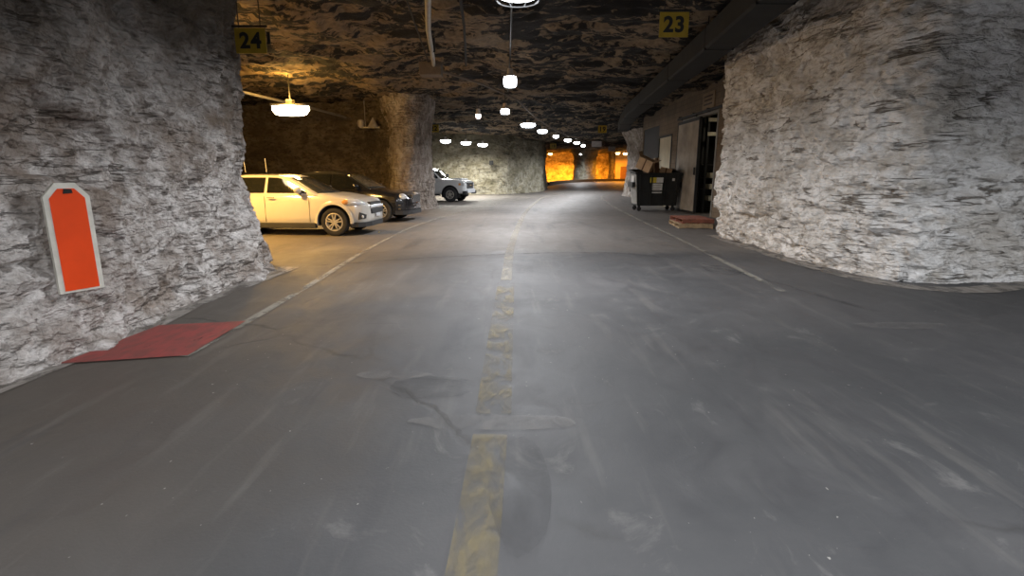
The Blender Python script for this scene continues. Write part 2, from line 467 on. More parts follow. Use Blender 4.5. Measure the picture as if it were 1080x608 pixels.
rock_wall('wall_pier', [(-4.0, 24.3), (-3.75, 25.6), (-4.1, 26.8), (-5.0, 26.9), (-5.7, 25.4), (-5.2, 23.9), (-4.5, 23.6)],
          'rock_pier', step=.07, zstep=.07, amp=.11, seed=9, flare=.22, topflare=.25, ccw=True, zs=.7)
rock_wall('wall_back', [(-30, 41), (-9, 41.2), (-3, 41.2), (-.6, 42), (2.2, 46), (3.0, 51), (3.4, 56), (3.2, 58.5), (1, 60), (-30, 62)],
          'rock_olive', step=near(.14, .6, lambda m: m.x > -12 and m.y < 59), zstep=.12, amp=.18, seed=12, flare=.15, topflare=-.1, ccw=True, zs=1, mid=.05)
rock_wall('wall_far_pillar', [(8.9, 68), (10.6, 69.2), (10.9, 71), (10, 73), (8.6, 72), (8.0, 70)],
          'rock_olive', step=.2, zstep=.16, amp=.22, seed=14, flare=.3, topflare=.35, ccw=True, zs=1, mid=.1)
rock_wall('wall_far_column', [(13.0, 71.6), (13.45, 71.7), (13.6, 73.0), (13.2, 73.4), (12.8, 72.4)],
          'rock_brown', step=.2, zstep=.16, amp=.12, seed=16, flare=.15, topflare=.1, ccw=True, zs=1, mid=.1)
rock_wall('wall_far', [(-4, 84), (4, 82), (10, 83.5), (16, 84), (26, 82), (36, 80)],
          'rock_ochre', closed=False, step=.25, zstep=.2, amp=.4, seed=18, flare=.5, topflare=.5, ccw=True, zs=.8)
rock_wall('wall_road_end', [(8.35, 37.4), (8.8, 36.3), (9.8, 36.0), (13, 36.2), (13, 43), (9.6, 42.5), (8.6, 40.5), (8.2, 38.8)],
          'rock_pier', step=.12, zstep=.1, amp=.12, seed=20, flare=.25, topflare=.45, ccw=True, zs=1.0, mid=.1)
# far side of the bend and the mine behind the camera
rock_wall('wall_bend', [(14, 60), (24, 60), (24, 72), (40, 74), (40, 40), (15, 44), (14, 52)], 'rock_brown', step=.6, zstep=.4, amp=.3, seed=22, ccw=False)
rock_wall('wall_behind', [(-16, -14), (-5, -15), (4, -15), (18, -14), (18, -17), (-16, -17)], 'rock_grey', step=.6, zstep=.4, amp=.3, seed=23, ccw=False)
rock_wall('wall_bay_side', [(-17, 9), (-16.5, 16), (-17, 27.5), (-19, 27.5), (-19, 9)], 'rock_brown', step=.4, zstep=.3, amp=.25, seed=24, ccw=False)
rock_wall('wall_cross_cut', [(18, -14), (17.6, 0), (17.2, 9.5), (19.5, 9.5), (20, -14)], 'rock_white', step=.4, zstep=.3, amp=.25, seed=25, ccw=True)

def sheet(name, x0, x1, y0, y1, hf, mat, nx, ny, flip=False, yf=None):
    vs = []; fs = []
    for j in range(ny+1):
        y = y0 + (y1-y0)*((j/ny)**1.35 if yf else j/ny)
        for i in range(nx+1):
            x = x0 + (x1-x0)*i/nx
            vs.append((x, y, hf(x, y)))
    for j in range(ny):
        for i in range(nx):
            a = j*(nx+1)+i; f = (a, a+1, a+nx+2, a+nx+1); fs.append(f[::-1] if flip else f)
    o = link(name, pymesh(name, vs, fs, True), mat); tag(o, kind='structure'); return o
def floor_h(x, y): return fz(y) + .006*noise.noise(Vector((x*.6, y*.6, 1)))
sheet('floor', -32, 42, -18, 92, floor_h, 'road_surface', 148, 330)
def ceil_h(x, y):
    z = cz(y) + .16*noise.noise(Vector((x*.3, y*.3, 5)))
    L = noise.noise(Vector((x*.55, y*.9, 11)))*3.0 + 4
    k = math.floor(L); f = L-k
    z += .10*(k+ss(.8, 1, f)-4)
    vd, vp = noise.voronoi(Vector((x*1.5, y*2.1, 2)))
    z += .055*noise.noise(vp[0]*2.3)
    z += .05*noise.noise(Vector((x*2.7, y*3.3, 2))) + .03*noise.noise(Vector((x*6, y*7, 9)))
    return z
sheet('ceiling', -17, 13, -1, 44, ceil_h, 'ceiling_rock', 330, 500, True)
sheet('ceiling_far', -32, 42, 43.9, 92, ceil_h, 'ceiling_rock', 180, 140, True)
sheet('ceiling_behind', -32, 42, -18, -.9, ceil_h, 'ceiling_rock', 110, 40, True)
sheet('ceiling_west', -32, -16.9, -1, 44, ceil_h, 'ceiling_rock', 30, 70, True)
sheet('ceiling_east', 12.9, 42, -1, 44, ceil_h, 'ceiling_rock', 40, 70, True)

# ------------------------------------------------------------------ floor markings
def ribbon(name, pts, w, mat, z=.012, label=None, cat='road marking', step=.5):
    P = smooth_path(pts, False, step); vs = []; fs = []
    for i, p in enumerate(P):
        d = (P[min(i+1, len(P)-1)]-P[max(i-1, 0)]).normalized(); n = Vector((d.y, -d.x, 0))
        for s_ in (-.5, .5):
            q = p + n*w*s_; vs.append((q.x, q.y, fz(q.y)+z))
    for i in range(len(P)-1): fs.append((2*i, 2*i+1, 2*i+3, 2*i+2))
    o = link(name, pymesh(name, vs, fs), mat)
    return tag(o, label, cat)
def patch(name, poly, mat, z, label, cat='road marking'):
    o = link(name, pymesh(name, [(x, y, fz(y)+z) for x, y in poly], [tuple(range(len(poly)))]), mat)
    return tag(o, label, cat)
ribbon('centre_line', [(-.2, 1.2), (-.17, 1.9), (-.15, 2.7), (-.14, 3.12)], .22, 'yellow_paint', .012, 'worn yellow centre line dash nearest the camera, at the bottom of the road')
ribbon('centre_line', [(-.13, 3.42), (-.12, 4.8), (-.09, 7.9)], .25, 'yellow_remnant', .012, 'crumbling yellow centre line dash in the middle of the road')
ribbon('centre_line', [(-.09, 8.1), (-.02, 12.0), (.44, 20.7), (1.1, 28), (2.3, 37), (5, 46), (9, 55)], .17, 'cream_paint', .012, 'long pale cream centre line curving away to the far bend')
ribbon('edge_line', [(3.82, 7.3), (3.99, 10), (4.12, 11.8), (4.3, 15), (4.6, 20.7), (5.07, 27.3), (6.0, 36), (8.2, 44), (12, 53)], .11, 'pale_line', .012, 'faded pale edge line on the right side of the road')
ribbon('edge_line', [(-3.0, 4.6), (-2.98, 5.8), (-3.02, 7.9), (-3.15, 11.7), (-3.0, 17), (-1.75, 25), (.4, 33), (2.4, 40), (4.2, 47)], .11, 'pale_line', .012, 'faded pale edge line passing the parking bay on the left')
patch('red_floor_marking', [(-3.97, 4.40), (-2.97, 4.62), (-3.0, 5.77), (-3.87, 5.6)], 'red_paint', .014, 'worn red painted rectangle on the floor beside the left rock pillar')
ribbon('gutter_strip', [(-4.1, 2.5), (-4.05, 4.2), (-3.97, 5.4), (-4.1, 6.5), (-4.02, 7.8), (-3.95, 9.3)], .36, 'gutter_dust', .009, 'pale dusty strip of floor along the foot of the left rock pillar', 'dust strip')
ribbon('gutter_strip', [(8.2, 8.4), (7.2, 7.6), (6.3, 7.4), (5.6, 7.95), (5.35, 9.9), (5.35, 12), (5.4, 14.2)], .4, 'gutter_dust', .009, 'pale dusty strip of floor along the foot of the white rock pillar', 'dust strip')
def blob(cx, cy, rx, ry, n=22, s=1):
    return [(cx+rx*math.cos(a)*(1+.25*noise.noise(Vector((math.cos(a)*1.5, math.sin(a)*1.5, s)))), cy+ry*math.sin(a)*(1+.25*noise.noise(Vector((math.cos(a)*1.5, math.sin(a)*1.5, s+5))))) for a in [k*2*PI/n for k in range(n)]]
patch('road_patch', blob(.05, 2.55, .17, .5), 'tar_patch', .016, 'dark rounded repair patch beside the nearest yellow dash', 'road patch')
patch('road_patch', blob(.45, 1.75, .22, .18, s=2), 'tar_patch', .010, 'small dark tar patch at the bottom edge, right of the yellow dash', 'road patch')
patch('road_patch', blob(-.62, 3.9, .35, .22, s=3), 'tar_patch', .010, 'dark tar patch left of the gap between yellow dashes', 'road patch')
patch('road_patch', blob(-1.0, 4.15, .30, .1, s=4), 'pale_patch', .011, 'pale filler patch left of the crumbling yellow dash', 'road patch')
patch('road_patch', blob(-.1, 3.3, .6, .12, s=6), 'pale_patch', .010, 'pale filler band crossing the gap between yellow dashes', 'road patch')
patch('road_patch', blob(4.3, 5.6, .5, .13, s=7), 'pale_patch', .011, 'pale dusty smear on the floor at the right edge', 'road patch')
patch('road_patch', blob(3.6, 9.0, .30, .45, s=8), 'tar_patch', .010, 'dark patch next to the end of the right edge line', 'road patch')
ribbon('road_joint', [(-3.6, 9.4), (-2, 10.2), (-.5, 10.7), (1, 11.0), (2.4, 10.9), (3.4, 9.9), (3.9, 8.4), (4.4, 6.2)], .10, 'tar_patch', .0105, 'dark tar joint sweeping across the road toward the white pillar', 'road joint')

# ------------------------------------------------------------------ right-hand block building
WX = 7.5
mb = MB()
zt = 5.2
for (a, b, z0, z1) in ((15.1, 20.2, 0, zt), (20.2, 24.3, 3.85, zt), (24.3, 25.8, 0, zt), (25.8, 28.0, 3.35, zt), (28.0, 28.1, 0, zt), (28.1, 31.4, 4.0, zt), (31.4, 31.6, 0, zt)):
    mb.box((WX, a, z0), (WX+.2, b, z1))
tag(mb.build('wall_block', 'block_wall'), kind='structure')
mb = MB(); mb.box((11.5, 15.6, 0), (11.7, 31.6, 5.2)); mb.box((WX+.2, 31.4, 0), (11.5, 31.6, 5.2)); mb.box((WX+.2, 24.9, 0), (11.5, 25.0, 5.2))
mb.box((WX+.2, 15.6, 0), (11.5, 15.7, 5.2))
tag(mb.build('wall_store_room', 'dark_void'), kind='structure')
# doors
o = tag(MB().box((WX+.04, 28.1, .02), (WX+.16, 31.4, 4.0)).build('door_1', 'steel_dark'), kind='structure')
mb = MB(); mb.box((WX+.02, 25.82, .02), (WX+.1, 27.98, 3.33))
o = tag(mb.build('door_2', 'door_cream'), kind='structure')
MB().box((WX-.03, 25.75, 0), (WX+.03, 25.85, 3.4)).box((WX-.03, 27.95, 0), (WX+.03, 28.1, 3.4)).box((WX-.03, 25.75, 3.33), (WX+.03, 28.1, 3.43)).build('frame', 'steel_dark', o)
MB().box((WX-.02, 27.6, 1.0), (WX+.03, 27.72, 1.15)).build('handle', 'steel_dark', o)
t_ = empty('sliding_door', (WX-.13, 23.0, 0), 0, 'weathered grey sliding fire door partly covering the dark doorway', 'door')
mb = MB().box((-.04, -1.38, .06), (.04, 1.38, 3.72))
mb.build('panel', 'door_panel_grey', t_)
mb = MB()
for yy in (-1.36, 1.36): mb.box((-.055, yy-.03, .05), (.055, yy+.03, 3.74))
mb.box((-.055, -1.4, 3.66), (.055, 1.4, 3.78)); mb.box((-.055, -1.4, .04), (.055, 1.4, .10))
mb.build('edge_frame', 'steel_dark', t_)
MB().box((-.10, -1.24, 1.55), (-.04, -1.16, 1.85), .01).build('handle', 'steel_dark', t_)
for yy in (-.9, .9): MB().lathe([(.0, -.02), (.05, -.02), (.05, .02), (.0, .02)], 'Z', seg=16).build('track_roller', 'steel_dark', t_, M=Matrix.Translation((-.03, yy, 3.87)) @ Matrix.Rotation(R(90), 4, 'Y'))
mb = MB(); mb.bar((WX-.13, 19.2, 3.93), (WX-.13, 24.6, 3.93), .07, .09)
for yy in (19.4, 21, 22.6, 24.4): mb.box((WX-.16, yy-.04, 3.88), (WX-.005, yy+.04, 4.03))
tag(mb.build('door_track', 'steel_dark'), 'dark steel rail above the grey sliding fire door', 'rail')
mb = MB().box((WX-.02, 20.1, 0), (WX+.21, 20.22, 3.85)).box((WX-.02, 20.1, 3.8), (WX+.21, 24.3, 3.9))
tag(mb.build('trim_door_frame', 'conduit_grey'), kind='structure')
t_ = empty('wall_notice', (WX-.03, 21.2, 4.32), 0, 'tan notice with dark lettering fixed high above the sliding door', 'sign')
MB().box((-.02, -.62, -.3), (.02, .62, .3), .006).build('board', 'notice_tan', t_)
for k, (zz, w) in enumerate(((.16, .9), (.02, .75), (-.13, .85))):
    x = -w/2; mb = MB()
    while x < w/2:
        l = random.uniform(.05, .12); mb.box((-.024, x, zz-.028), (-.019, x+l, zz+.028)); x += l
    mb.build('lettering', 'ink', t_)
# racking seen through the doorway
t_ = empty('storage_rack', (8.95, 22.6, 0), 0, 'pale timber racking standing in the dark store room', 'rack')
mb = MB()
for x in (-1.0, 1.0):
    for y in (-.25, .25): mb.box((x-.04, y-.04, 0), (x+.04, y+.04, 4.3))
mb.build('upright', 'steel_dark', t_)
for z in (3.1, 3.65, 4.1): MB().box((-1.05, -.34, z), (1.05, -.30, z+.14)).build('plank', 'rack_timber', t_)
for z in (.45, .95, 1.4, 1.95):
    mb = MB(); mb.box((-1.02, -.3, z), (1.02, .3, z+.03)); mb.build('shelf', 'steel_dark', t_)
for z in (.5, .98, 1.43):
    for k, x in enumerate((-.82, -.52, -.1, .2)):
        MB().box((x, -.34, z), (x+.17, .1, z+.2), .01).build('block', 'rack_timber', t_)

# ------------------------------------------------------------------ duct / beam along the right
P = [(3.5, -3, 4.55), (3.75, 4, 4.5), (4.0, 8, 4.42), (4.35, 12, 4.38), (4.75, 17, 4.36), (5.4, 25, 4.33), (5.95, 29, 4.3), (6.7, 33.4, 4.25)]
pp = []
for i in range(len(P)-1):
    for k in range(4):
        pp.append(Vector(P[i]).lerp(Vector(P[i+1]), k/4))
pp.append(Vector(P[-1]))
vs = []; fs = []
for i, p in enumerate(pp):
    d = (pp[min(i+1, len(pp)-1)]-pp[max(i-1, 0)]).normalized(); n = Vector((d.y, -d.x, 0)).normalized()
    for (a, h) in ((-.30, -.16), (-.26, -.20), (.26, -.20), (.30, -.16), (.30, .24), (-.30, .24)): vs.append(p+n*a+Vector((0, 0, h)))
for i in range(len(pp)-1):
    for k in range(6): fs.append((i*6+k, i*6+(k+1) % 6, i*6+6+(k+1) % 6, i*6+6+k))
fs += [tuple(range(6)), tuple(range((len(pp)-1)*6, len(pp)*6))[::-1]]
duct = empty('air_duct', (0, 0, 0), 0, 'long dark rectangular duct under the roof beside the white pillar', 'duct')
link('duct_body', pymesh('duct_body', vs, fs), 'duct_metal', duct)
for i in range(6, len(pp)-1, 3):
    p = pp[i]
    MB().box((p.x-.31, p.y-.02, p.z-.21), (p.x+.31, p.y+.02, p.z+.25)).tube([(p.x-.25, p.y, p.z+.24), (p.x-.25, p.y, cz(p.y)+.1)], .012, 6).tube([(p.x+.25, p.y, p.z+.24), (p.x+.25, p.y, cz(p.y)+.1)], .012, 6).build('hanger_flange', 'duct_metal', duct)
tag(MB().tube([tuple(p+Vector((.335, 0, -.14))) for p in pp], .03, 8).build('power_cable', 'black_rubber'), 'black cable strapped along the lower right side of the duct', 'cable')

# ------------------------------------------------------------------ conduits on the ceiling
t_ = empty('ceiling_conduit', (0, 0, 0), 0, 'pale pipe along the roof ending in a square junction box', 'pipe')
MB().tube([(-1.2, 3, 4.62), (-1.3, 9, 4.58), (-1.75, 12, 4.56), (-2.15, 15.6, 4.53)], .055, 12).build('pipe', 'conduit_grey', t_, True)
MB().box((-2.55, 15.5, 4.28), (-1.95, 16.0, 4.62), .01).build('junction_box', 'box_brown', t_)
for (x, y) in ((-1.25, 6), (-1.35, 9.5), (-1.95, 13.8)): MB().box((x-.09, y-.02, 4.5), (x+.09, y+.02, 4.95)).build('clamp', 'steel_dark', t_)
tag(MB().tube([(-1.65, 3, 4.8), (-1.7, 8, 4.72), (-2.1, 13, 4.66), (-2.3, 15.7, 4.6)], .018, 6).build('roof_wire', 'black_rubber'), 'thin dark wire running left of the pale ceiling pipe', 'wire')
tag(MB().tube([(-2.0, 16, 4.45), (-1.0, 18.5, 4.5), (.2, 22, 4.45), (1.1, 27, 4.3), (2.0, 31, 4.2), (3.6, 37, 4.12), (6.2, 46, 4.12), (8.5, 52, 4.15)], .035, 8).build('lighting_conduit', 'box_brown'), 'slim conduit linking the junction box to the far road lamps', 'conduit')
tag(MB().tube([(.1, -2, 4.75), (.0, 4, 4.7), (0, 10, 4.68), (-.05, 15, 4.66), (-.15, 20.5, 4.55)], .022, 6).build('lighting_cable', 'steel_dark'), 'dark cable above the nearest row of road lamps', 'cable')
tag(MB().tube([(-.75, 2, 4.7), (-.8, 8, 4.66), (-1.0, 12, 4.64), (-1.3, 16, 4.6)], .03, 6).build('black_hose', 'black_rubber'), 'black hose pinned to the roof between pale pipe and lamps', 'hose')
tag(MB().tube([(-9.5, 17.2, 4.35), (-8.9, 19.6, 4.28), (-8.1, 23, 4.2), (-7.7, 25.7, 4.15)], .05, 8).build('bay_conduit', 'conduit_grey'), 'slanting pipe on the roof of the parking bay above the warm lamp', 'pipe')

# ------------------------------------------------------------------ lamps
def light(name, loc, parent, energy, col, size=.5, kind='AREA', spread=166, rot=None):
    L = bpy.data.lights.new(name, kind); L.energy = energy; L.color = col
    if kind == 'AREA': L.shape = 'DISK'; L.size = size; L.spread = R(spread)
    else: L.shadow_soft_size = size
    o = bpy.data.objects.new(name, L); COL.objects.link(o); o.parent = parent; o.location = loc
    if rot: o.rotation_euler = rot
    return o
W = (.94, .965, 1.0)
def pendant(loc, label, energy, col=W, lens='lens_white', r=.27, h=.30, group='pendant lamps along the road', square=False, up=0.0, ztop=None):
    t = empty('pendant_lamp', loc, 0, label, 'lamp', group)
    zt = (ztop or cz(loc[1])+.05)-loc[2]
    MB().tube([(0, 0, h+.1), (0, 0, zt)], .012, 6).build('rod', 'steel_dark', t)
    MB().lathe([(.0, h+.20), (.07, h+.20), (.09, h+.06), (r*.9, h+.02), (r*.95, h), (.0, h)], seg=24).build('housing', 'fixture_grey', t, True)
    if square:
        prof = [(.0, h), (r*.95, h), (r, h*.8), (r, h*.25), (r*.9, 0), (.0, 0.0)]
    else:
        prof = [(.0, h), (r*1.0, h), (r*1.05, h*.7), (r*.95, h*.35), (r*.7, .03), (.0, 0.0)]
    ln = MB().lathe(prof, seg=28).build('lens', lens, t, True)
    mb = MB()
    for k in range(10):
        a = k*2*PI/10
        mb.tube([(math.cos(a)*r*1.02, math.sin(a)*r*1.02, h), (math.cos(a)*r*1.05, math.sin(a)*r*1.05, h*.3), (math.cos(a)*r*.8, math.sin(a)*r*.8, -.02)], .008, 4)
    mb.lathe([(r*.8, -.025), (r*.84, -.025), (r*.84, -.012), (r*.8, -.012), (r*.8, -.025)], seg=24)
    mb.build('guard', 'steel_dark', t)
    light('bulb_light', (0, 0, -.05), t, energy, col, r*1.8)
    if up: light('glow_light', (0, 0, h*.5), t, up, col, r*1.1, 'POINT')
    return t
E0 = 200
pendant((.08, 7.9, 3.955), 'nearest road lamp, cut off by the top edge of the picture', E0*1.15, r=.36, h=.2, up=2)
pendant((-.05, 14.9, 3.87), 'bright squarish caged lamp hanging highest over the road', E0*1.1, r=.17, h=.25, square=True, up=6)
pendant((-.25, 20.0, 3.70), 'smaller squarish road lamp just below the highest one', E0*.9, r=.15, h=.17, square=True, up=8)
far = [((.77, 26.6, 3.75), 'third road lamp, oval and bright, right of the squarish pair', E0, .34), ((1.68, 30.4, 3.74), 'fourth road lamp of the receding curve', E0*.9, .26),
       ((2.76, 34.6, 3.74), 'fifth road lamp of the receding curve, smaller than its neighbours', E0*.8, .17), ((3.90, 38.4, 3.72), 'sixth road lamp of the receding curve', E0*.8, .24),
       ((4.95, 42, 3.74), 'seventh road lamp, last but one of the white curve', E0*.7, .22), ((5.9, 45.6, 3.70), 'last white road lamp before the orange openings', E0*.7, .17)]
for l, lab, e, rr in far: pendant(l, lab, e, r=rr, h=.18)
# row continues behind the viewer
pendant((.2, -.3, 4.15), 'road lamp directly over the viewer, out of view above', E0*.9, r=.36, h=.2, ztop=5)
pendant((.2, -6, 4.1), 'road lamp behind the viewer', E0*1.6, r=.36, h=.2, ztop=5)
pendant((7.0, -3.0, 4.1), 'added lamp out of view behind the viewer, brightening the white pillar', 1500, r=.36, h=.2, ztop=5)  # not part of the row: added unseen to brighten the right rock wall
# lamps over the truck bay
for (l, lab) in (((-4.3, 35.6, 3.50), 'left of three lamps above the white pickup'), ((-3.1, 37.0, 3.45), 'middle of three lamps above the white pickup'), ((-2.05, 38.4, 3.4), 'right of three lamps above the white pickup')):
    pendant(l, lab, 210, (1.0, .96, .84), 'lens_white', r=.32, h=.20, group='lamps over the far truck bay', up=10)
pendant((-1.27, 20.9, 3.62), 'small pinkish bare lamp left of the road lamps', 30, (1, .8, .72), 'lens_pink', r=.10, h=.16, group='odd lamps', up=14)
# warm lamp over the parking bay
WARM = (1.0, .54, .11)
def bay_lamp(loc, label, e, up):
    t = empty('bay_lamp', loc, 0, label, 'lamp')
    vs = []; fs = []
    lv = [(.62, .30, .14), (.64, .32, .02), (.52, .26, -.14), (.40, .18, -.17)]
    mb = MB()
    def ring(a, b, z): return [mb.bm.verts.new((a*math.cos(k*2*PI/28), b*math.sin(k*2*PI/28), z)) for k in range(28)]
    rs = [ring(*q) for q in lv]
    for A, B in zip(rs, rs[1:]):
        for k in range(28): mb.bm.faces.new((A[k], A[(k+1) % 28], B[(k+1) % 28], B[k]))
    mb.bm.faces.new(rs[0]); mb.bm.faces.new(rs[-1])
    mb.build('lens', 'lens_warm', t, True)
    MB().box((-.6, -.28, .13), (.6, .28, .19), .02).box((-.12, -.12, .19), (.12, .12, .34), .02).build('housing', 'conduit_grey', t)
    MB().tube([(0, 0, .3), (0, 0, cz(loc[1])-loc[2]+.02)], .02, 8).build('rod', 'steel_dark', t)
    light('bulb_light', (0, 0, -.2), t, e, WARM, .7)
    light('glow_light', (0, -.05, .42), t, up, WARM, .3, 'POINT')
bay_lamp((-7.55, 19.0, 3.72), 'bright warm lamp hanging in the parking bay above the cars', 240, 260)
bay_lamp((-7.6, 11.9, 3.9), 'warm bay lamp hidden behind the left rock pillar', 460, 190)
# unlit fitting
t_ = empty('unlit_fitting', (-6.8, 24.9, 3.8), 0, 'unlit round lamp and bracket at the end of the slanting bay pipe', 'lamp')
MB().lathe([(0, .18), (.13, .14), (.16, 0), (.12, -.14), (0, -.18)], seg=20).build('globe', 'fixture_grey', t_, True)
MB().lathe([(.02, .25), (.05, .2), (.26, -.16), (.24, -.16), (.02, .2)], c=(.55, 0, 0), seg=20).build('shade', 'fixture_grey', t_, True)
MB().bar((-.05, 0, -.17), (.85, 0, -.17), .06).tube([(.2, 0, -.17), (.2, 0, 1.0)], .02, 6).build('bracket', 'conduit_grey', t_)
# far grey boxes hung under the roof
for (x, y, z, s_, lab) in ((7.3, 47.4, 4.05, .42, 'larger pale grey box hung below the roof near the bend'), (10.2, 56, 4.0, .36, 'smaller grey box hung below the roof near the orange openings')):
    t_ = empty('hanging_box', (x, y, z), 0, lab, 'hanging box', 'boxes hung under the far roof')
    MB().box((-s_, -.1, -.24), (s_, .1, .24), .02).build('case', 'fixture_grey', t_)
    for q in (-1, 1): MB().tube([(q*s_*.6, 0, .24), (q*s_*.6, 0, .6)], .015, 6).build('hanger', 'steel_dark', t_)

# sodium lamps in the far openings
SOD = (1.0, .35, .02)
def sod(loc, lab, e, up=0, r=.3, col=SOD, lens='lens_sodium'):
    return pendant(loc, lab, e, col, lens, r=r, h=.25, group='amber lamps beyond the bend', up=up)
sod((5.35, 76.5, 4.0), 'amber lamp inside the left glowing opening', 1500, 100, .3)
sod((10.0, 78.5, 4.0), 'amber lamp deep behind the far olive pillar', 1400, 80, .3)
sod((11.8, 77.5, 4.0), 'amber lamp inside the middle glowing opening', 1500, 80, .3)
sod((13.4, 69.4, 3.85), 'left amber lamp of the pair by the concrete column', 230, 40, .26)
sod((14.4, 69.6, 3.8), 'right amber lamp of the pair by the concrete column', 230, 40, .26)
# a dim white lamp beside the opening
pendant((8.1, 64.5, 3.65), 'tiny dim white lamp between the two glowing openings', 220, r=.12, h=.14, up=40, group='odd lamps')
pendant((15.5, 55, 4.0), 'road lamp round the bend behind the rough column', 160, r=.3, h=.22, group='pendant lamps along the road')
# far amber block wall and door
mb = MB().box((13.7, 72.2, fz(72)-.2), (19, 72.5, 5.0))
tag(mb.build('wall_far_block', 'ochre_block'), kind='structure')
mb = MB().box((14.4, 72.12, .6), (15.3, 72.2, 2.4))
tag(mb.build('door_3', 'ochre_door'), kind='structure')
ribbon_pts = [(3.9, 58.5), (5.5, 62.5), (8.5, 66.6), (11, 69), (14, 70.2), (19, 71)]
P = smooth_path(ribbon_pts, False, .6); vs = []; fs = []
for i, p in enumerate(P):
    d = (P[min(i+1, len(P)-1)]-P[max(i-1, 0)]).normalized(); n = Vector((d.y, -d.x, 0))
    for a, z in ((-.12, -.1), (.12, -.1), (.12, .32), (-.12, .32)):
        q = p+n*a; vs.append((q.x, q.y, fz(q.y)+z))
for i in range(len(P)-1):
    for k in range(4): fs.append((i*4+k, i*4+(k+1) % 4, i*4+4+(k+1) % 4, i*4+4+k))
tag(link('trim_kerb', pymesh('trim_kerb', vs, fs), 'kerb_dark'), kind='structure')

# ------------------------------------------------------------------ number signs
def numsign(loc, txt, w, h, label, hang=.3, rz=0, extra=False):
    t = empty('number_sign', loc, rz, label, 'sign')
    MB().box((-w/2, -.012, -h/2), (w/2, .012, h/2), .004).build('plate', 'sign_yellow', t)
    text_mesh('numerals', txt, h*.86, 'sign_black', t, Matrix.Translation((0, -.014, -.01)) @ SX, .003, .012*h/.4)
    mb = MB().bar((-w/2-.03, .0, h/2+.025), (w/2+.03, .0, h/2+.025), .03)
    for s_ in (-1, 1): mb.tube([(s_*w*.35, 0, h/2), (s_*w*.35, 0, h/2+hang)], .008, 6)
    mb.build('hanger', 'sign_black', t)
    return t
numsign((2.78, 9.87, 4.13), '23', .50, .40, 'yellow sign with black 23 hanging right of the road', .75)
t_ = numsign((-4.0, 8.75, 3.62), '24', .47, .36, 'yellow sign with black 24 at the corner of the left pillar', 1.35)
MB().box((.25, -.01, -.05), (.30, .01, .13)).build('bracket', 'sign_black', t_)
numsign((-4.45, 31.5, 4.1), '22', .55, .42, 'small far yellow number sign above the white pickup', .4)
numsign((5.28, 32.3, 4.12), '19', .50, .42, 'small far yellow number sign near the road end column', .4)
numsign((3.75, 50, 4.0), '18', .55, .42, 'tiny yellow number sign above the left glowing opening', .5)

# ------------------------------------------------------------------ orange marker board
t_ = empty('marker_board', (-3.98, 4.80, 1.07), R(64), 'orange marker board with white border and pointed top on the rock', 'sign')
w, h0, h1, ch = .178, -.49, .49, .12
outer = [(-w, h0), (w, h0), (w, h1-ch), (w-.10, h1), (-w+.10, h1), (-w, h1-ch)]
i_ = .042
inner = [(-w+i_, h0+.02), (w-i_, h0+.02), (w-i_, h1-ch-.015), (w-.115, h1-.05), (-w+.115, h1-.05), (-w+i_, h1-ch-.015)]
MB().prism(outer, -.018, .018).build('backing', 'marker_white', t_)
MB().prism(inner, -.024, -.0175).build('face', 'marker_orange', t_)
MB().prism([(-.03, h1-.095), (.045, h1-.09), (.04, h1-.055), (-.02, h1-.05)], -.03, -.023).build('mounting_plate', 'sign_black', t_)
MB().tube([(0, -.02, .3), (0, .25, .3)], .012, 6).tube([(0, -.02, -.3), (0, .25, -.3)], .012, 6).build('bolt', 'steel_dark', t_)

# ------------------------------------------------------------------ vehicles
def lerp_table(tab, x, k):
    if x <= tab[0][0]: return tab[0][k]
    for a, b in zip(tab, tab[1:]):
        if x <= b[0]:
            t = (x-a[0])/(b[0]-a[0]); t = t*t*(3-2*t)*.5+t*.5
            return a[k]+(b[k]-a[k])*t
    return tab[-1][k]
def body_shell(name, tab, mat, root, ax, rw, arch=.07, shoulder=.90, y_in=.34):
    """tab: x, half width, z bottom, z top"""
    N = 60; xs = [tab[0][0] + (tab[-1][0]-tab[0][0])*(.5-.5*math.cos(PI*i/N)) for i in range(N+1)]
    vs = []; fs = []
    for x in xs:
        w, zb, zt = (lerp_table(tab, x, k) for k in (1, 2, 3))
        H = zt-zb
        half = [(0, zb), (w*.80, zb), (w*.93, zb+.02), (w*.975, zb+.08*H), (w, zb+.28*H), (w*1.0, zb+.50*H), (w*.985, zb+.68*H), (w*.965, zb+.82*H), (w*shoulder, zb+.94*H), (w*.78, zb+.985*H), (w*.5, zt), (0, zt+.01)]
        ring = [(-y, z) for y, z in half] + [(y, z) for y, z in half[-2:0:-1]]
        vs += [(x, y, z) for y, z in ring]
    m = len(ring)
    for i in range(N):
        for k in range(m): fs.append((i*m+k, i*m+(k+1) % m, (i+1)*m+(k+1) % m, (i+1)*m+k))
    fs.append(tuple(range(m))[::-1]); fs.append(tuple(range(N*m, N*m+m)))
    bm = bmesh.new(); V = [bm.verts.new(v) for v in vs]
    for f in fs: bm.faces.new([V[i] for i in f])
    bmesh.ops.recalc_face_normals(bm, faces=bm.faces)
    me = bpy.data.meshes.new(name); bm.to_mesh(me); bm.free()
    o = link(name, me, mat, root)
    cut = MB()
    wmax = max(r[1] for r in tab)
    for a in ax:
        for s_ in (-1, 1):
            cut.lathe([(rw+arch, s_*(wmax+.2)), (rw+arch, s_*(wmax-y_in))], 'Y', (a, 0, rw+.01), 40, True)
    c = cut.build('cutter', mat, root)
    md = o.modifiers.new('b', 'BOOLEAN'); md.object = c; md.operation = 'DIFFERENCE'; md.solver = 'EXACT'
    apply_mods(o); bpy.data.objects.remove(c)
    o.data.polygons.foreach_set('use_smooth', [True]*len(o.data.polygons))
    try: o.data.set_sharp_from_angle(angle=R(35))
    except Exception: pass
    return o
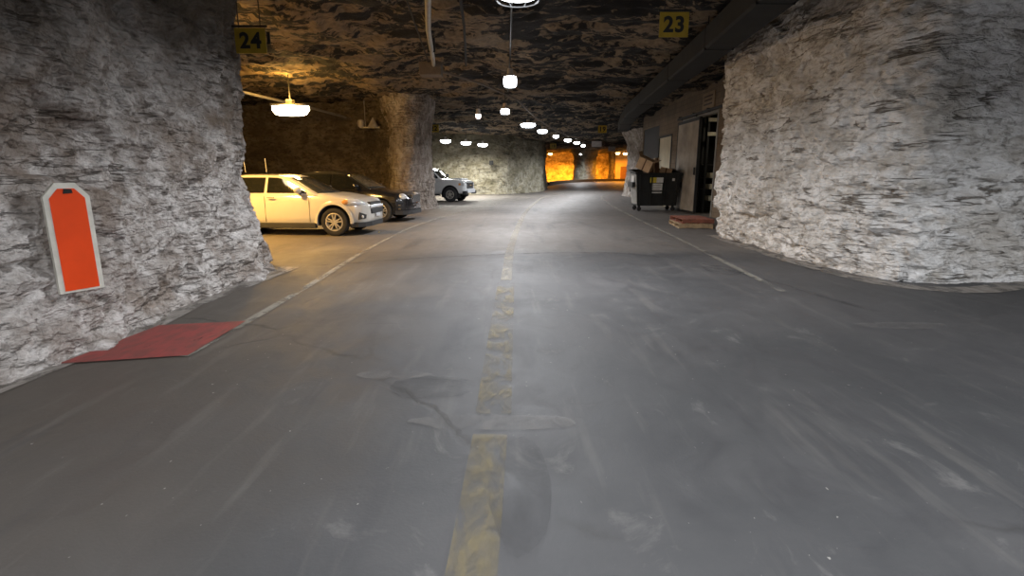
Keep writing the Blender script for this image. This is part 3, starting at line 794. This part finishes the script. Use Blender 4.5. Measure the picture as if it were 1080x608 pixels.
def wheels(root, ax, rw, tw, yw, rim_r, spokes, tyre='black_rubber', rimmat='silver_rim', hub=.05):
    proto = None
    for a in ax:
        for s_ in (-1, 1):
            if proto is None:
                mb = MB().lathe([(rim_r, tw*.40), (rim_r+.02, tw*.47), (rw*.90, tw*.5), (rw*.975, tw*.44), (rw, tw*.30), (rw, -tw*.30), (rw*.975, -tw*.44), (rw*.90, -tw*.5), (rim_r+.02, -tw*.47), (rim_r, -tw*.40), (rim_r, tw*.40)], 'Y', seg=44)
                wh = mb.build('wheel', tyre, root, True)
                mb = MB().lathe([(rim_r+.005, -tw*.46), (rim_r-.015, -tw*.48), (rim_r-.03, -tw*.42), (rim_r-.04, -tw*.1), (rim_r-.05, -tw*.1), (rim_r-.042, -tw*.44)], 'Y', seg=40)
                mb.lathe([(0, -tw*.46), (hub, -tw*.46), (hub+.02, -tw*.40), (hub+.02, -tw*.1)], 'Y', seg=20)
                for k in range(spokes):
                    g = k*2*PI/spokes+.3
                    c, sn = math.cos(g), math.sin(g)
                    for off in (-.028, .028):
                        px_, pz_ = -sn*off, c*off
                        mb.bar((c*hub*.9+px_*.5, -tw*.42, sn*hub*.9+pz_*.5), (c*(rim_r-.02)+px_*1.6, -tw*.41, sn*(rim_r-.02)+pz_*1.6), .03, .045, (0, 1, 0))
                rim = mb.build('rim', rimmat, wh, True)
                proto = wh
                dk = MB().lathe([(0, -tw*.12), (rim_r-.04, -tw*.12), (rim_r-.04, -tw*.08), (0, -tw*.08)], 'Y', seg=30).build('brake_disc', 'steel_dark', wh)
            else:
                wh = copy_tree(proto, root)
            wh.location = (a, s_*yw, rw)
            if s_ > 0: wh.rotation_euler.z = PI
    return
def arch_liners(root, ax, rw, W_, arch=.07, trim=None, lip=.05):
    for a in ax:
        for s_ in (-1, 1):
            MB().lathe([(0, s_*(W_-.36)), (rw+arch-.003, s_*(W_-.36)), (rw+arch-.003, s_*(W_-.05)), (rw+arch-.02, s_*(W_-.05)), (rw+arch-.02, s_*(W_-.33)), (0, s_*(W_-.33))], 'Y', (a, 0, rw+.01), 36).clip((0, 0, .26), (0, 0, -1)).build('wheel_arch', 'black_rubber', root)
def greenhouse(root, prof, zb, zr, wb, wr, mat, crown=.03, bow=.12, glass='glass_dark', name='cabin'):
    """prof: side outline from windscreen foot over roof to rear foot [(x,z)]"""
    def hw(z): return wb+(wr-wb)*max(0, min(1.1, (z-zb)/(zr-zb)))
    def top(x, z, u, off=0):
        nose = bow*(u*u)
        mid = (prof[0][0]+prof[-1][0])/2
        s_ = 1 if x > mid else -1
        f = 1-ss(zb, zr, z)*.4
        return Vector((x - s_*nose*f, u*hw(z), z - crown*u*u*ss(zb, zr, z)))
    pts = []
    for (a, b) in zip(prof, prof[1:]):
        for k in range(6): t = k/6; pts.append((a[0]+(b[0]-a[0])*t, a[1]+(b[1]-a[1])*t))
    pts.append(prof[-1])
    for _ in range(2):
        pts = [pts[0]] + [((pts[i-1][0]+2*pts[i][0]+pts[i+1][0])/4, (pts[i-1][1]+2*pts[i][1]+pts[i+1][1])/4) for i in range(1, len(pts)-1)] + [pts[-1]]
    NU = 12; vs = []; fs = []
    for x, z in pts:
        for j in range(NU+1): vs.append(top(x, z, -1+2*j/NU))
    for i in range(len(pts)-1):
        for j in range(NU):
            a = i*(NU+1)+j; fs.append((a, a+1, a+NU+2, a+NU+1))
    n = len(pts)
    fs.append(tuple(i*(NU+1) for i in range(n))); fs.append(tuple(i*(NU+1)+NU for i in range(n))[::-1])
    fs.append(tuple(range(NU+1))[::-1]); 
    me = pymesh(name, vs, fs); o = link(name, me, mat, root)
    md = o.modifiers.new('b', 'BEVEL'); md.width = .035; md.segments = 3; md.limit_method = 'ANGLE'; md.angle_limit = R(50)
    apply_mods(o)
    o.data.polygons.foreach_set('use_smooth', [True]*len(o.data.polygons))
    try: o.data.set_sharp_from_angle(angle=R(50))
    except Exception: pass
    return o, hw, top
def side_glass(root, poly, hw, s_, name='side_window', mat='glass_dark', off=.008):
    A = [Vector((x, s_*(hw(z)+off), z)) for x, z in poly]; B = [Vector((x, s_*(hw(z)-.03), z)) for x, z in poly]
    n = len(poly); vs = A+B; fs = [tuple(range(n)), tuple(range(n, 2*n))[::-1]] + [(k, (k+1) % n, n+(k+1) % n, n+k) for k in range(n)]
    return link(name, pymesh(name, vs, fs), mat, root)
def screen_glass(root, a, b, top, name='windscreen', mat='glass_screen', m=.88, off=.012):
    NU, NV = 12, 6; vs = []; fs = []
    d = Vector((b[0]-a[0], 0, b[1]-a[1])).normalized(); nr = Vector((abs(d.z), 0, abs(d.x)))
    if b[0] > a[0]: nr.x = -nr.x
    for i in range(NV+1):
        t = .06+.88*i/NV
        for j in range(NU+1):
            p = top(a[0]+(b[0]-a[0])*t, a[1]+(b[1]-a[1])*t, (-1+2*j/NU)*m) + nr*off; vs.append(p)
    for i in range(NV):
        for j in range(NU): q = i*(NU+1)+j; fs.append((q, q+1, q+NU+2, q+NU+1))
    o = link(name, pymesh(name, vs, fs, True), mat, root)
    md = o.modifiers.new('s', 'SOLIDIFY'); md.thickness = .02; md.offset = -1; apply_mods(o)
    return o
def ellip(c, r, rot=None, seg=20):
    mb = MB(); bmesh.ops.create_uvsphere(mb.bm, u_segments=seg, v_segments=seg//2, radius=1)
    bmesh.ops.scale(mb.bm, vec=r, verts=mb.bm.verts)
    if rot: bmesh.ops.rotate(mb.bm, matrix=rot, verts=mb.bm.verts)
    bmesh.ops.translate(mb.bm, vec=c, verts=mb.bm.verts)
    return mb
def mirror(root, x, z, y, mat):
    for s_ in (-1, 1):
        m = ellip((x, s_*(y+.13), z), (.09, .14, .085)).build('wing_mirror', mat, root, True)
        MB().box((x-.03, s_*(y-.12), z-.1), (x+.03, s_*(y+.05), z-.05)).build('mirror_arm', 'cladding', m)

# --- white crossover
def make_suv():
    t = empty('sport_utility_vehicle', (-6.13, 15.1, 0), R(-5), 'pearl white crossover parked nose to the road under the warm lamp', 'car', 'vehicles in the parking bays')
    W_ = .92; ax = (1.52, -1.36); rw = .365
    tab = [(-2.36, .72, .50, .98), (-2.28, .84, .36, 1.08), (-1.9, .90, .27, 1.14), (-.8, .92, .25, 1.14), (.6, .92, .25, 1.12), (1.0, .92, .26, 1.13), (1.35, .915, .28, 1.10), (1.75, .90, .27, 1.04), (2.05, .86, .25, .97), (2.22, .76, .27, .90), (2.34, .60, .34, .82), (2.375, .46, .42, .74)]
    body_shell('body', tab, 'pearl_paint', t, ax, rw, .09)
    arch_liners(t, ax, rw, W_, .09)
    wheels(t, ax, rw, .235, .80, .235, 5)
    prof = [(1.38, 1.06), (.40, 1.55), (.05, 1.605), (-1.1, 1.61), (-1.75, 1.55), (-2.2, 1.08)]
    _, hw, top = greenhouse(t, prof, 1.05, 1.62, .86, .63, 'pearl_paint', bow=.30)
    screen_glass(t, prof[0], prof[1], top)
    screen_glass(t, prof[5], prof[4], top, 'rear_window')
    for s_ in (-1, 1):
        side_glass(t, [(.80, 1.12), (.70, 1.20), (.17, 1.47), (-.05, 1.515), (-.30, 1.52), (-.30, 1.12)], hw, s_, off=.012)
        side_glass(t, [(-.38, 1.12), (-.38, 1.52), (-1.05, 1.52), (-1.20, 1.42), (-1.22, 1.12)], hw, s_, off=.012)
        side_glass(t, [(-1.33, 1.15), (-1.30, 1.46), (-1.65, 1.46), (-1.95, 1.20)], hw, s_, off=.012)
        # sills, door handles, seams
        MB().box((-1.02, s_*.80, .20), (1.02, s_*.935, .34), .02).build('sill', 'cladding', t)
        for x in (-.15, -1.12): 
            MB().box((x-.10, s_*.925, .985), (x+.10, s_*.955, 1.015), .01).build('door_handle', 'chrome', t)
        for x in (.87, -.344): MB().box((x, s_*.915, .36), (x+.006, s_*.926, 1.04)).build('door_seam', 'cladding', t)
        mb = MB()
        mb.lathe([(rw+.08, s_*.89), (rw+.085, s_*.932), (rw+.11, s_*.935), (rw+.17, s_*.905)], 'Y', (ax[0], 0, rw+.01), 44)
        bmesh.ops.bisect_plane(mb.bm, geom=mb.bm.verts[:]+mb.bm.edges[:]+mb.bm.faces[:], plane_co=(0, 0, .33), plane_no=(0, 0, -1), clear_outer=True)
        mb.build('arch_flare', 'pearl_paint', t, True)
        # headlamp
        h = ellip((2.04, s_*.72, .855), (.29, .13, .125), Matrix.Rotation(s_*R(-32), 3, 'Z') @ Matrix.Rotation(R(10), 3, 'Y')).build('headlight', 'lamp_clear', t, True)
        ellip((1.86, s_*.885, .89), (.10, .045, .065), Matrix.Rotation(s_*R(-20), 3, 'Z')).build('turn_signal', 'lamp_amber', h, True)
        MB().prism([(-.12, -.09), (.10, -.07), (.12, .03), (-.08, .10)], -.02, .03).build('fog_lamp_recess', 'cladding', t, M=Matrix.Translation((2.235, s_*.735, .52)) @ Matrix.Rotation(-s_*R(52), 4, 'Z'))
        ellip((2.25, s_*.75, .50), (.03, .045, .045)).build('fog_lamp', 'lamp_clear', t, True)
        ellip((-2.22, s_*.80, 1.0), (.10, .09, .14)).build('tail_light', 'lamp_red', t, True)
    mirror(t, .62, 1.19, .84, 'pearl_paint')
    MB().box((2.10, -.44, .80), (2.37, .44, .875), .02).build('grille', 'cladding', t)
    MB().box((2.10, -.46, .56), (2.41, .46, .70), .03).build('lower_grille', 'cladding', t)
    b = MB().box((2.2, -.50, .715), (2.405, .50, .785), .025).build('grille_bar', 'bumper_white', t)
    MB().prism([(-.09, -.012), (-.03, -.012), (-.03, -.03), (.03, -.03), (.03, -.012), (.09, -.012), (.075, .012), (.03, .012), (.03, .03), (-.03, .03), (-.03, .012), (-.075, .012)], 2.404, 2.414, 'X').build('emblem', 'gold', b)
    mb = MB(); 
    V = [(1.98, .90), (2.16, .85), (2.30, .70), (2.385, .45)]
    poly = [(x, y) for x, y in V]+[(x, -y) for x, y in V[::-1]]+[(1.98, -.6), (1.98, .6)]
    MB().prism([(x, y) for x, y in poly], .235, .355, 'Z').build('lower_bumper', 'cladding', t)
    MB().box((2.40, -.16, .47), (2.42, .16, .56), .004).build('number_plate', 'plate_white', t)
    MB().tube([(.85, 0, 1.09), (.8, .02, 1.10)], .01, 5).build('wiper', 'cladding', t)
    MB().tube([(-.55, -.3, 1.66), (-.56, -.3, 2.02)], .009, 6).tube([(-1.15, -.3, 1.64), (-1.17, -.3, 1.94)], .007, 6).build('antenna', 'marker_white', t)
    return t
make_suv()

# --- black crossover
def make_black():
    t = empty('sport_utility_vehicle', (-5.72, 19.25, 0), R(-9), 'black crossover with chrome-dotted grille parked behind the white one', 'car', 'vehicles in the parking bays')
    ax = (1.45, -1.43); rw = .365
    tab = [(-2.3, .74, .50, .98), (-2.2, .88, .36, 1.06), (-1.5, .94, .27, 1.12), (.5, .95, .26, 1.12), (1.0, .95, .27, 1.12), (1.5, .93, .28, 1.06), (1.95, .88, .28, .98), (2.2, .78, .30, .90), (2.33, .62, .34, .82), (2.38, .46, .42, .74)]
    body_shell('body', tab, 'black_paint', t, ax, rw, .075)
    arch_liners(t, ax, rw, .95)
    wheels(t, ax, rw, .25, .83, .22, 5, 'tyre_lit_tan', 'silver_rim')
    prof = [(1.15, 1.05), (.2, 1.62), (-.2, 1.70), (-1.1, 1.70), (-1.8, 1.60), (-2.15, 1.08)]
    _, hw, top = greenhouse(t, prof, 1.05, 1.70, .88, .66, 'black_paint')
    screen_glass(t, prof[0], prof[1], top); screen_glass(t, prof[5], prof[4], top, 'rear_window')
    for s_ in (-1, 1):
        side_glass(t, [(.82, 1.13), (.15, 1.57), (-.30, 1.60), (-.30, 1.13)], hw, s_, off=.012)
        side_glass(t, [(-.38, 1.13), (-.38, 1.60), (-1.25, 1.58), (-1.3, 1.13)], hw, s_, off=.012)
        ellip((2.13, s_*.66, .83), (.16, .13, .125), Matrix.Rotation(s_*R(-35), 3, 'Z')).build('headlight', 'lamp_clear', t, True)
        ellip((-2.2, s_*.82, 1.0), (.10, .09, .14)).build('tail_light', 'lamp_red', t, True)
        MB().box((-.25, s_*.94, .98), (-.05, s_*.975, 1.01), .01).build('door_handle', 'chrome', t)
    mirror(t, .62, 1.19, .86, 'black_paint')
    gr = MB().box((2.12, -.42, .62), (2.385, .42, .90), .04).build('grille', 'cladding', t)
    mb = MB()
    for k in range(9):
        y = -.38+k*.095; mb.box((2.38, y-.012, .64), (2.395, y+.012, .88))
    mb.box((2.37, -.43, .885), (2.40, .43, .905)); mb.build('grille_bars', 'chrome', gr)
    # two rows of bright studs round the nose
    for z in (.44, .57):
        for k in range(10):
            u = -.86+k*1.72/9; x = 2.40-.42*abs(u)**2.6
            MB().box((x-.06, u*1.0-.022, z-.022), (x+.02, u*1.0+.022, z+.022), .006).build('bumper_stud', 'chrome', t)
    V = [(1.95, .93), (2.2, .86), (2.33, .70), (2.40, .45)]
    poly = V+[(x, -y) for x, y in V[::-1]]+[(1.95, -.6), (1.95, .6)]
    MB().prism(poly, .25, .38, 'Z').build('lower_bumper', 'cladding', t)
    return t
make_black()

# --- white pickup
def make_truck():
    t = empty('pickup_truck', (-5.2, 31.9, 0), R(-13), 'white pickup truck parked beyond the rough stone pier', 'truck', 'vehicles in the parking bays')
    ax = (1.95, -1.7); rw = .42
    W_ = .98
    tab = [(-2.85, .94, .55, 1.20), (-2.7, .97, .48, 1.28), (-.9, .98, .45, 1.28), (-.8, .98, .45, 1.26), (.6, .98, .42, 1.26), (1.0, .98, .42, 1.28), (1.5, .98, .44, 1.32), (2.4, .97, .46, 1.27), (2.68, .95, .46, 1.20), (2.80, .88, .50, 1.06), (2.84, .80, .56, 1.0)]
    body_shell('body', tab, 'white_paint', t, ax, rw, .10, .96)
    arch_liners(t, ax, rw, W_, .10)
    wheels(t, ax, rw, .28, .85, .24, 5)
    prof = [(1.55, 1.24), (.88, 1.84), (.5, 1.93), (-.85, 1.93), (-1.15, 1.88), (-1.28, 1.24)]
    _, hw, top = greenhouse(t, prof, 1.22, 1.95, .93, .72, 'white_paint')
    screen_glass(t, prof[0], prof[1], top); screen_glass(t, prof[5], prof[4], top, 'rear_window')
    for s_ in (-1, 1):
        side_glass(t, [(1.24, 1.32), (1.18, 1.42), (.76, 1.80), (.20, 1.84), (.20, 1.32)], hw, s_, off=.012)
        side_glass(t, [(.08, 1.32), (.08, 1.84), (-1.0, 1.84), (-1.13, 1.33)], hw, s_, off=.012)
        h = MB().box((2.50, s_*.60, .90), (2.80, s_*.955, 1.10), .04).build('headlight', 'lamp_clear', t)
        MB().box((2.46, s_*.88, .93), (2.60, s_*.965, 1.05), .02).build('turn_signal', 'lamp_amber', h)
        MB().box((-.15, s_*.975, 1.05), (.05, s_*1.0, 1.09), .01).build('door_handle', 'chrome', t)
        MB().box((-1.1, s_*.82, .36), (1.35, s_*.98, .46), .02).build('sill', 'cladding', t)
        MB().box((2.70, s_*.62, .42), (2.93, s_*.98, .62), .03).build('bumper_corner', 'cladding', t)
        MB().box((-2.86, s_*.78, .9), (-2.80, s_*.96, 1.2), .01).build('tail_light', 'lamp_red', t)
    for s_ in (-1, 1):
        MB().box((.98, s_*1.0, 1.32), (1.14, s_*1.24, 1.56), .03).bar((1.08, s_*.88, 1.38), (1.08, s_*1.04, 1.38), .05).build('wing_mirror', 'cladding', t)
    MB().box((2.55, -.60, .74), (2.86, .60, 1.08), .03).build('grille', 'cladding', t)
    g = MB().box((2.70, -.62, .90), (2.885, .62, .95), .015).build('grille_bar', 'chrome', t)
    MB().box((2.88, -.08, .90), (2.90, .08, .95), .006).build('emblem', 'gold', g)
    MB().box((2.70, -.70, .50), (2.95, .70, .72), .04).build('bumper', 'bumper_white', t)
    # hood bulge
    MB().box((1.5, -.62, 1.22), (2.55, .62, 1.33), .05).build('hood', 'white_paint', t)
    # load bed
    MB().box((-2.8, -.86, 1.20), (-1.4, .86, 1.295)).build('bed_cover', 'cladding', t)
    return t
make_truck()

# ------------------------------------------------------------------ dumpster
def make_dumpster():
    t = empty('dumpster', (6.26, 23.75, 0), R(2), 'black wheeled dumpster with paper labels by the block wall', 'dumpster')
    # body: tapered hopper, wider at the top
    b = [(-.82, -.48, .22), (.82, -.48, .22), (.82, .5, .22), (-.82, .5, .22)]
    m = [(-.93, -.62, 1.48), (.93, -.62, 1.48), (.93, .62, 1.62), (-.93, .62, 1.62)]
    ins = [(-.89, -.58, 1.48), (.89, -.58, 1.48), (.89, .58, 1.62), (-.89, .58, 1.62)]
    low = [(-.78, -.44, 1.0), (.78, -.44, 1.0), (.78, .46, 1.0), (-.78, .46, 1.0)]
    vs = b+m+ins+low
    fs = [(3, 2, 1, 0)]
    for k in range(4): q = (k+1) % 4; fs += [(k, q, 4+q, 4+k), (4+k, 4+q, 8+q, 8+k), (8+k, 8+q, 12+q, 12+k)]
    fs.append((12, 13, 14, 15))
    link('bin', pymesh('bin', vs, fs), 'dumpster_black', t)
    mb = MB()
    loop = [(-.95, -.64, 1.48), (.95, -.64, 1.48), (.95, .64, 1.62), (-.95, .64, 1.62)]
    for k in range(4): mb.bar(loop[k], loop[(k+1) % 4], .07, .07)
    mb.build('rim', 'dumpster_black', t)
    mb = MB()
    for x in (-.78, -.3, .3, .8):
        mb.bar((x*.92, -.50, .25), (x, -.635, 1.45), .05, .04, (0, 1, 0))
    mb.bar((-.85, -.56, .8), (.85, -.56, .8), .04, .06); mb.build('rib', 'dumpster_black', t)
    for s_ in (-1, 1):
        MB().box((s_*.88, -.4, .95), (s_*1.06, .4, 1.15), .01).build('fork_pocket', 'dumpster_black', t)
    pl = MB().verts_faces([(-.835, -.47, .28), (-.955, -.60, 1.44), (-.955, .56, 1.5), (-.835, .47, .28), (-.845, -.47, .28), (-.965, -.60, 1.44), (-.965, .56, 1.5), (-.845, .47, .28)], [(0, 1, 2, 3), (7, 6, 5, 4), (0, 4, 5, 1), (1, 5, 6, 2), (2, 6, 7, 3), (3, 7, 4, 0)])
    pl.build('lit_side_sheet', 'dumpster_lit_side', t)  # thin pale sheet: lamp light on the bin's left side, painted in
    MB().verts_faces([(-.975, -.35, .95), (-.985, -.35, 1.4), (-.985, .1, 1.4), (-.975, .1, .95)], [(0, 1, 2, 3)]).build('side_notice', 'label_white', t)
    # lids folded behind
    mb = MB(); mb.box((-.9, .62, .75), (-.02, .68, 1.66), .02); mb.box((.02, .62, .75), (.9, .68, 1.66), .02)
    mb.box((.2, .2, 1.62), (.9, .66, 1.68), .02)
    mb.build('lid', 'dumpster_black', t)
    for x in (-.72, .72):
        for y in (-.36, .38):
            w_ = MB().lathe([(0, -.03), (.08, -.03), (.095, 0), (.08, .03), (0, .03)], 'Y', (x, y, .095), 18).build('caster', 'black_rubber', t, True)
            MB().box((x-.05, y-.05, .1), (x-.035+.07, y-.035, .24)).box((x-.05, y+.035, .1), (x+.035, y+.05, .24)).build('caster_fork', 'steel_dark', w_)
    # labels (front face leans outward)
    def fy(z): return -.48-(z-.22)*.14/1.26-.008
    def plate(x0, x1, z0, z1, name, mat, off=0, par=None):
        return MB().verts_faces([(x0, fy(z0)-off, z0), (x1, fy(z0)-off, z0), (x1, fy(z1)-off, z1), (x0, fy(z1)-off, z1), (x0, fy(z0)+.006, z0), (x1, fy(z0)+.006, z0), (x1, fy(z1)+.006, z1), (x0, fy(z1)+.006, z1)],
               [(0, 1, 2, 3), (4, 5, 6, 7), (0, 1, 5, 4), (1, 2, 6, 5), (2, 3, 7, 6), (3, 0, 4, 7)]).build(name, mat, par or t)
    tag(plate(-.36, -.10, 1.13, 1.33, 'label', 'label_yellow', .012), 'yellow half of the upper label')
    tag(plate(-.10, .18, 1.13, 1.33, 'label', 'label_white', .012), 'white half of the upper label')
    p = plate(-.30, .16, .72, 1.10, 'notice', 'label_white', .012)
    mb = MB()
    for k in range(4): mb.box((-.24, fy(.8+k*.08)-.017, .79+k*.08), (.08, fy(.8+k*.08)-.011, .81+k*.08))
    mb.build('text_lines', 'ink', p)
    plate(.56, .66, 1.20, 1.30, 'sticker', 'label_white', .012)
    t.scale = (1.03, 1, 1.08)
    return t
make_dumpster()
def cbox(loc, size, rot, mat, label, flaps=True):
    t = empty('cardboard_box', loc, 0, label, 'box', 'cardboard in the dumpster'); t.rotation_euler = rot
    x, y, z = size
    MB().box((-x/2, -y/2, 0), (x/2, y/2, z)).build('carton', mat, t)
    if flaps:
        MB().bar((-x/2, 0, z), (-x/2-.12, 0, z+.14), y, .008).build('flap', mat, t)
        MB().bar((x/2, 0, z), (x/2+.14, 0, z+.06), y, .008).build('flap', mat, t)
    MB().box((-.03, -y/2-.002, .0), (.03, -y/2, z)).build('tape', 'cardboard_dark' if mat == 'cardboard' else 'cardboard', t)
cbox((5.66, 23.45, 1.78), (.62, .5, .50), (R(10), R(24), R(-25)), 'cardboard', 'tan cardboard box tipping over the left rim of the dumpster')
cbox((6.12, 23.85, 1.52), (.5, .45, .55), (0, R(-6), R(20)), 'cardboard_dark', 'dark brown carton standing upright in the dumpster')
cbox((6.70, 23.8, 1.55), (.5, .4, .30), (0, R(12), R(-15)), 'cardboard', 'low tan carton in the middle of the dumpster')
cbox((6.45, 24.2, 1.66), (.20, .15, .62), (0, R(-5), R(10)), 'cardboard', 'narrow upright tan carton behind the dark one', False)

# ------------------------------------------------------------------ pallets
def pallet(loc, rz, mat, label, L=1.2, Wd=1.0, rot=(0, 0)):
    t = empty('wooden_pallet', loc, 0, label, 'pallet', 'pallets by the sliding door'); t.rotation_euler = (rot[0], rot[1], rz)
    for y in (-Wd/2+.02, 0, Wd/2-.02):
        MB().box((-L/2, y-.02, .02), (L/2, y+.02, .115)).build('stringer', mat, t)
    for k in range(7):
        x = -L/2+.05+k*(L-.1)/6; MB().box((x-.045, -Wd/2, .115), (x+.045, Wd/2, .133)).build('deck_board', mat, t)
    for x in (-L/2+.05, 0, L/2-.05): MB().box((x-.045, -Wd/2, .002), (x+.045, Wd/2, .02)).build('bottom_board', mat, t)
    return t
pallet((5.60, 16.75, 0.0), R(-6), 'pallet_wood', 'bare timber pallet lying flat at the foot of the white pillar', 1.0, 1.6)
pallet((5.66, 16.85, .136), R(-2), 'pallet_red', 'reddish pallet stacked on the bare timber one', .95, 1.5)

# ------------------------------------------------------------------ small bits
t_ = empty('wall_box', (-1.55, 40.75, 2.35), R(10), 'small dark box fixed to the far olive wall right of the pickup', 'box')
MB().box((-.14, -.12, -.16), (.14, .12, .16), .02).build('case', 'steel_dark', t_)
MB().box((-.10, -.14, -.12), (.10, -.115, .12), .01).build('cover', 'steel_dark', t_)
# dim lamp added inside the store room to make the racking visible
t_ = empty('added_store_lamp', (9.3, 20.9, 4.2), 0, 'added lamp in the dark store room, lighting the racking', 'lamp')
MB().box((-.5, -.08, 0), (.5, .08, .08), .01).build('housing', 'fixture_grey', t_)
MB().box((-.48, -.05, -.05), (.48, .05, 0), .01).build('tube', 'lens_warm', t_)
light('bulb_light', (0, 0, -.08), t_, 14, (1, .9, .7), .3)
MB().tube([(0, 0, .08), (0, 0, .75)], .01, 6).build('rod', 'steel_dark', t_)

# ------------------------------------------------------------------ world, camera, colour
wd = bpy.data.worlds.new('World'); S.world = wd; wd.use_nodes = True
wd.node_tree.nodes['Background'].inputs[0].default_value = (.02, .02, .022, 1)
wd.node_tree.nodes['Background'].inputs[1].default_value = .1
cam = bpy.data.cameras.new('camera'); co = bpy.data.objects.new('camera', cam); COL.objects.link(co)
cam.sensor_width = 36; cam.lens = 560/1080*36; cam.clip_end = 300; cam.clip_start = .05
co.location = (0, 0, 1.65); co.rotation_euler = (R(90)-math.atan(122/560), 0, 0)
S.camera = co
S.view_settings.view_transform = 'Standard'; S.view_settings.look = 'None'; S.view_settings.gamma = 1
S.view_settings.use_curve_mapping = False
S.view_settings.exposure = 0.28
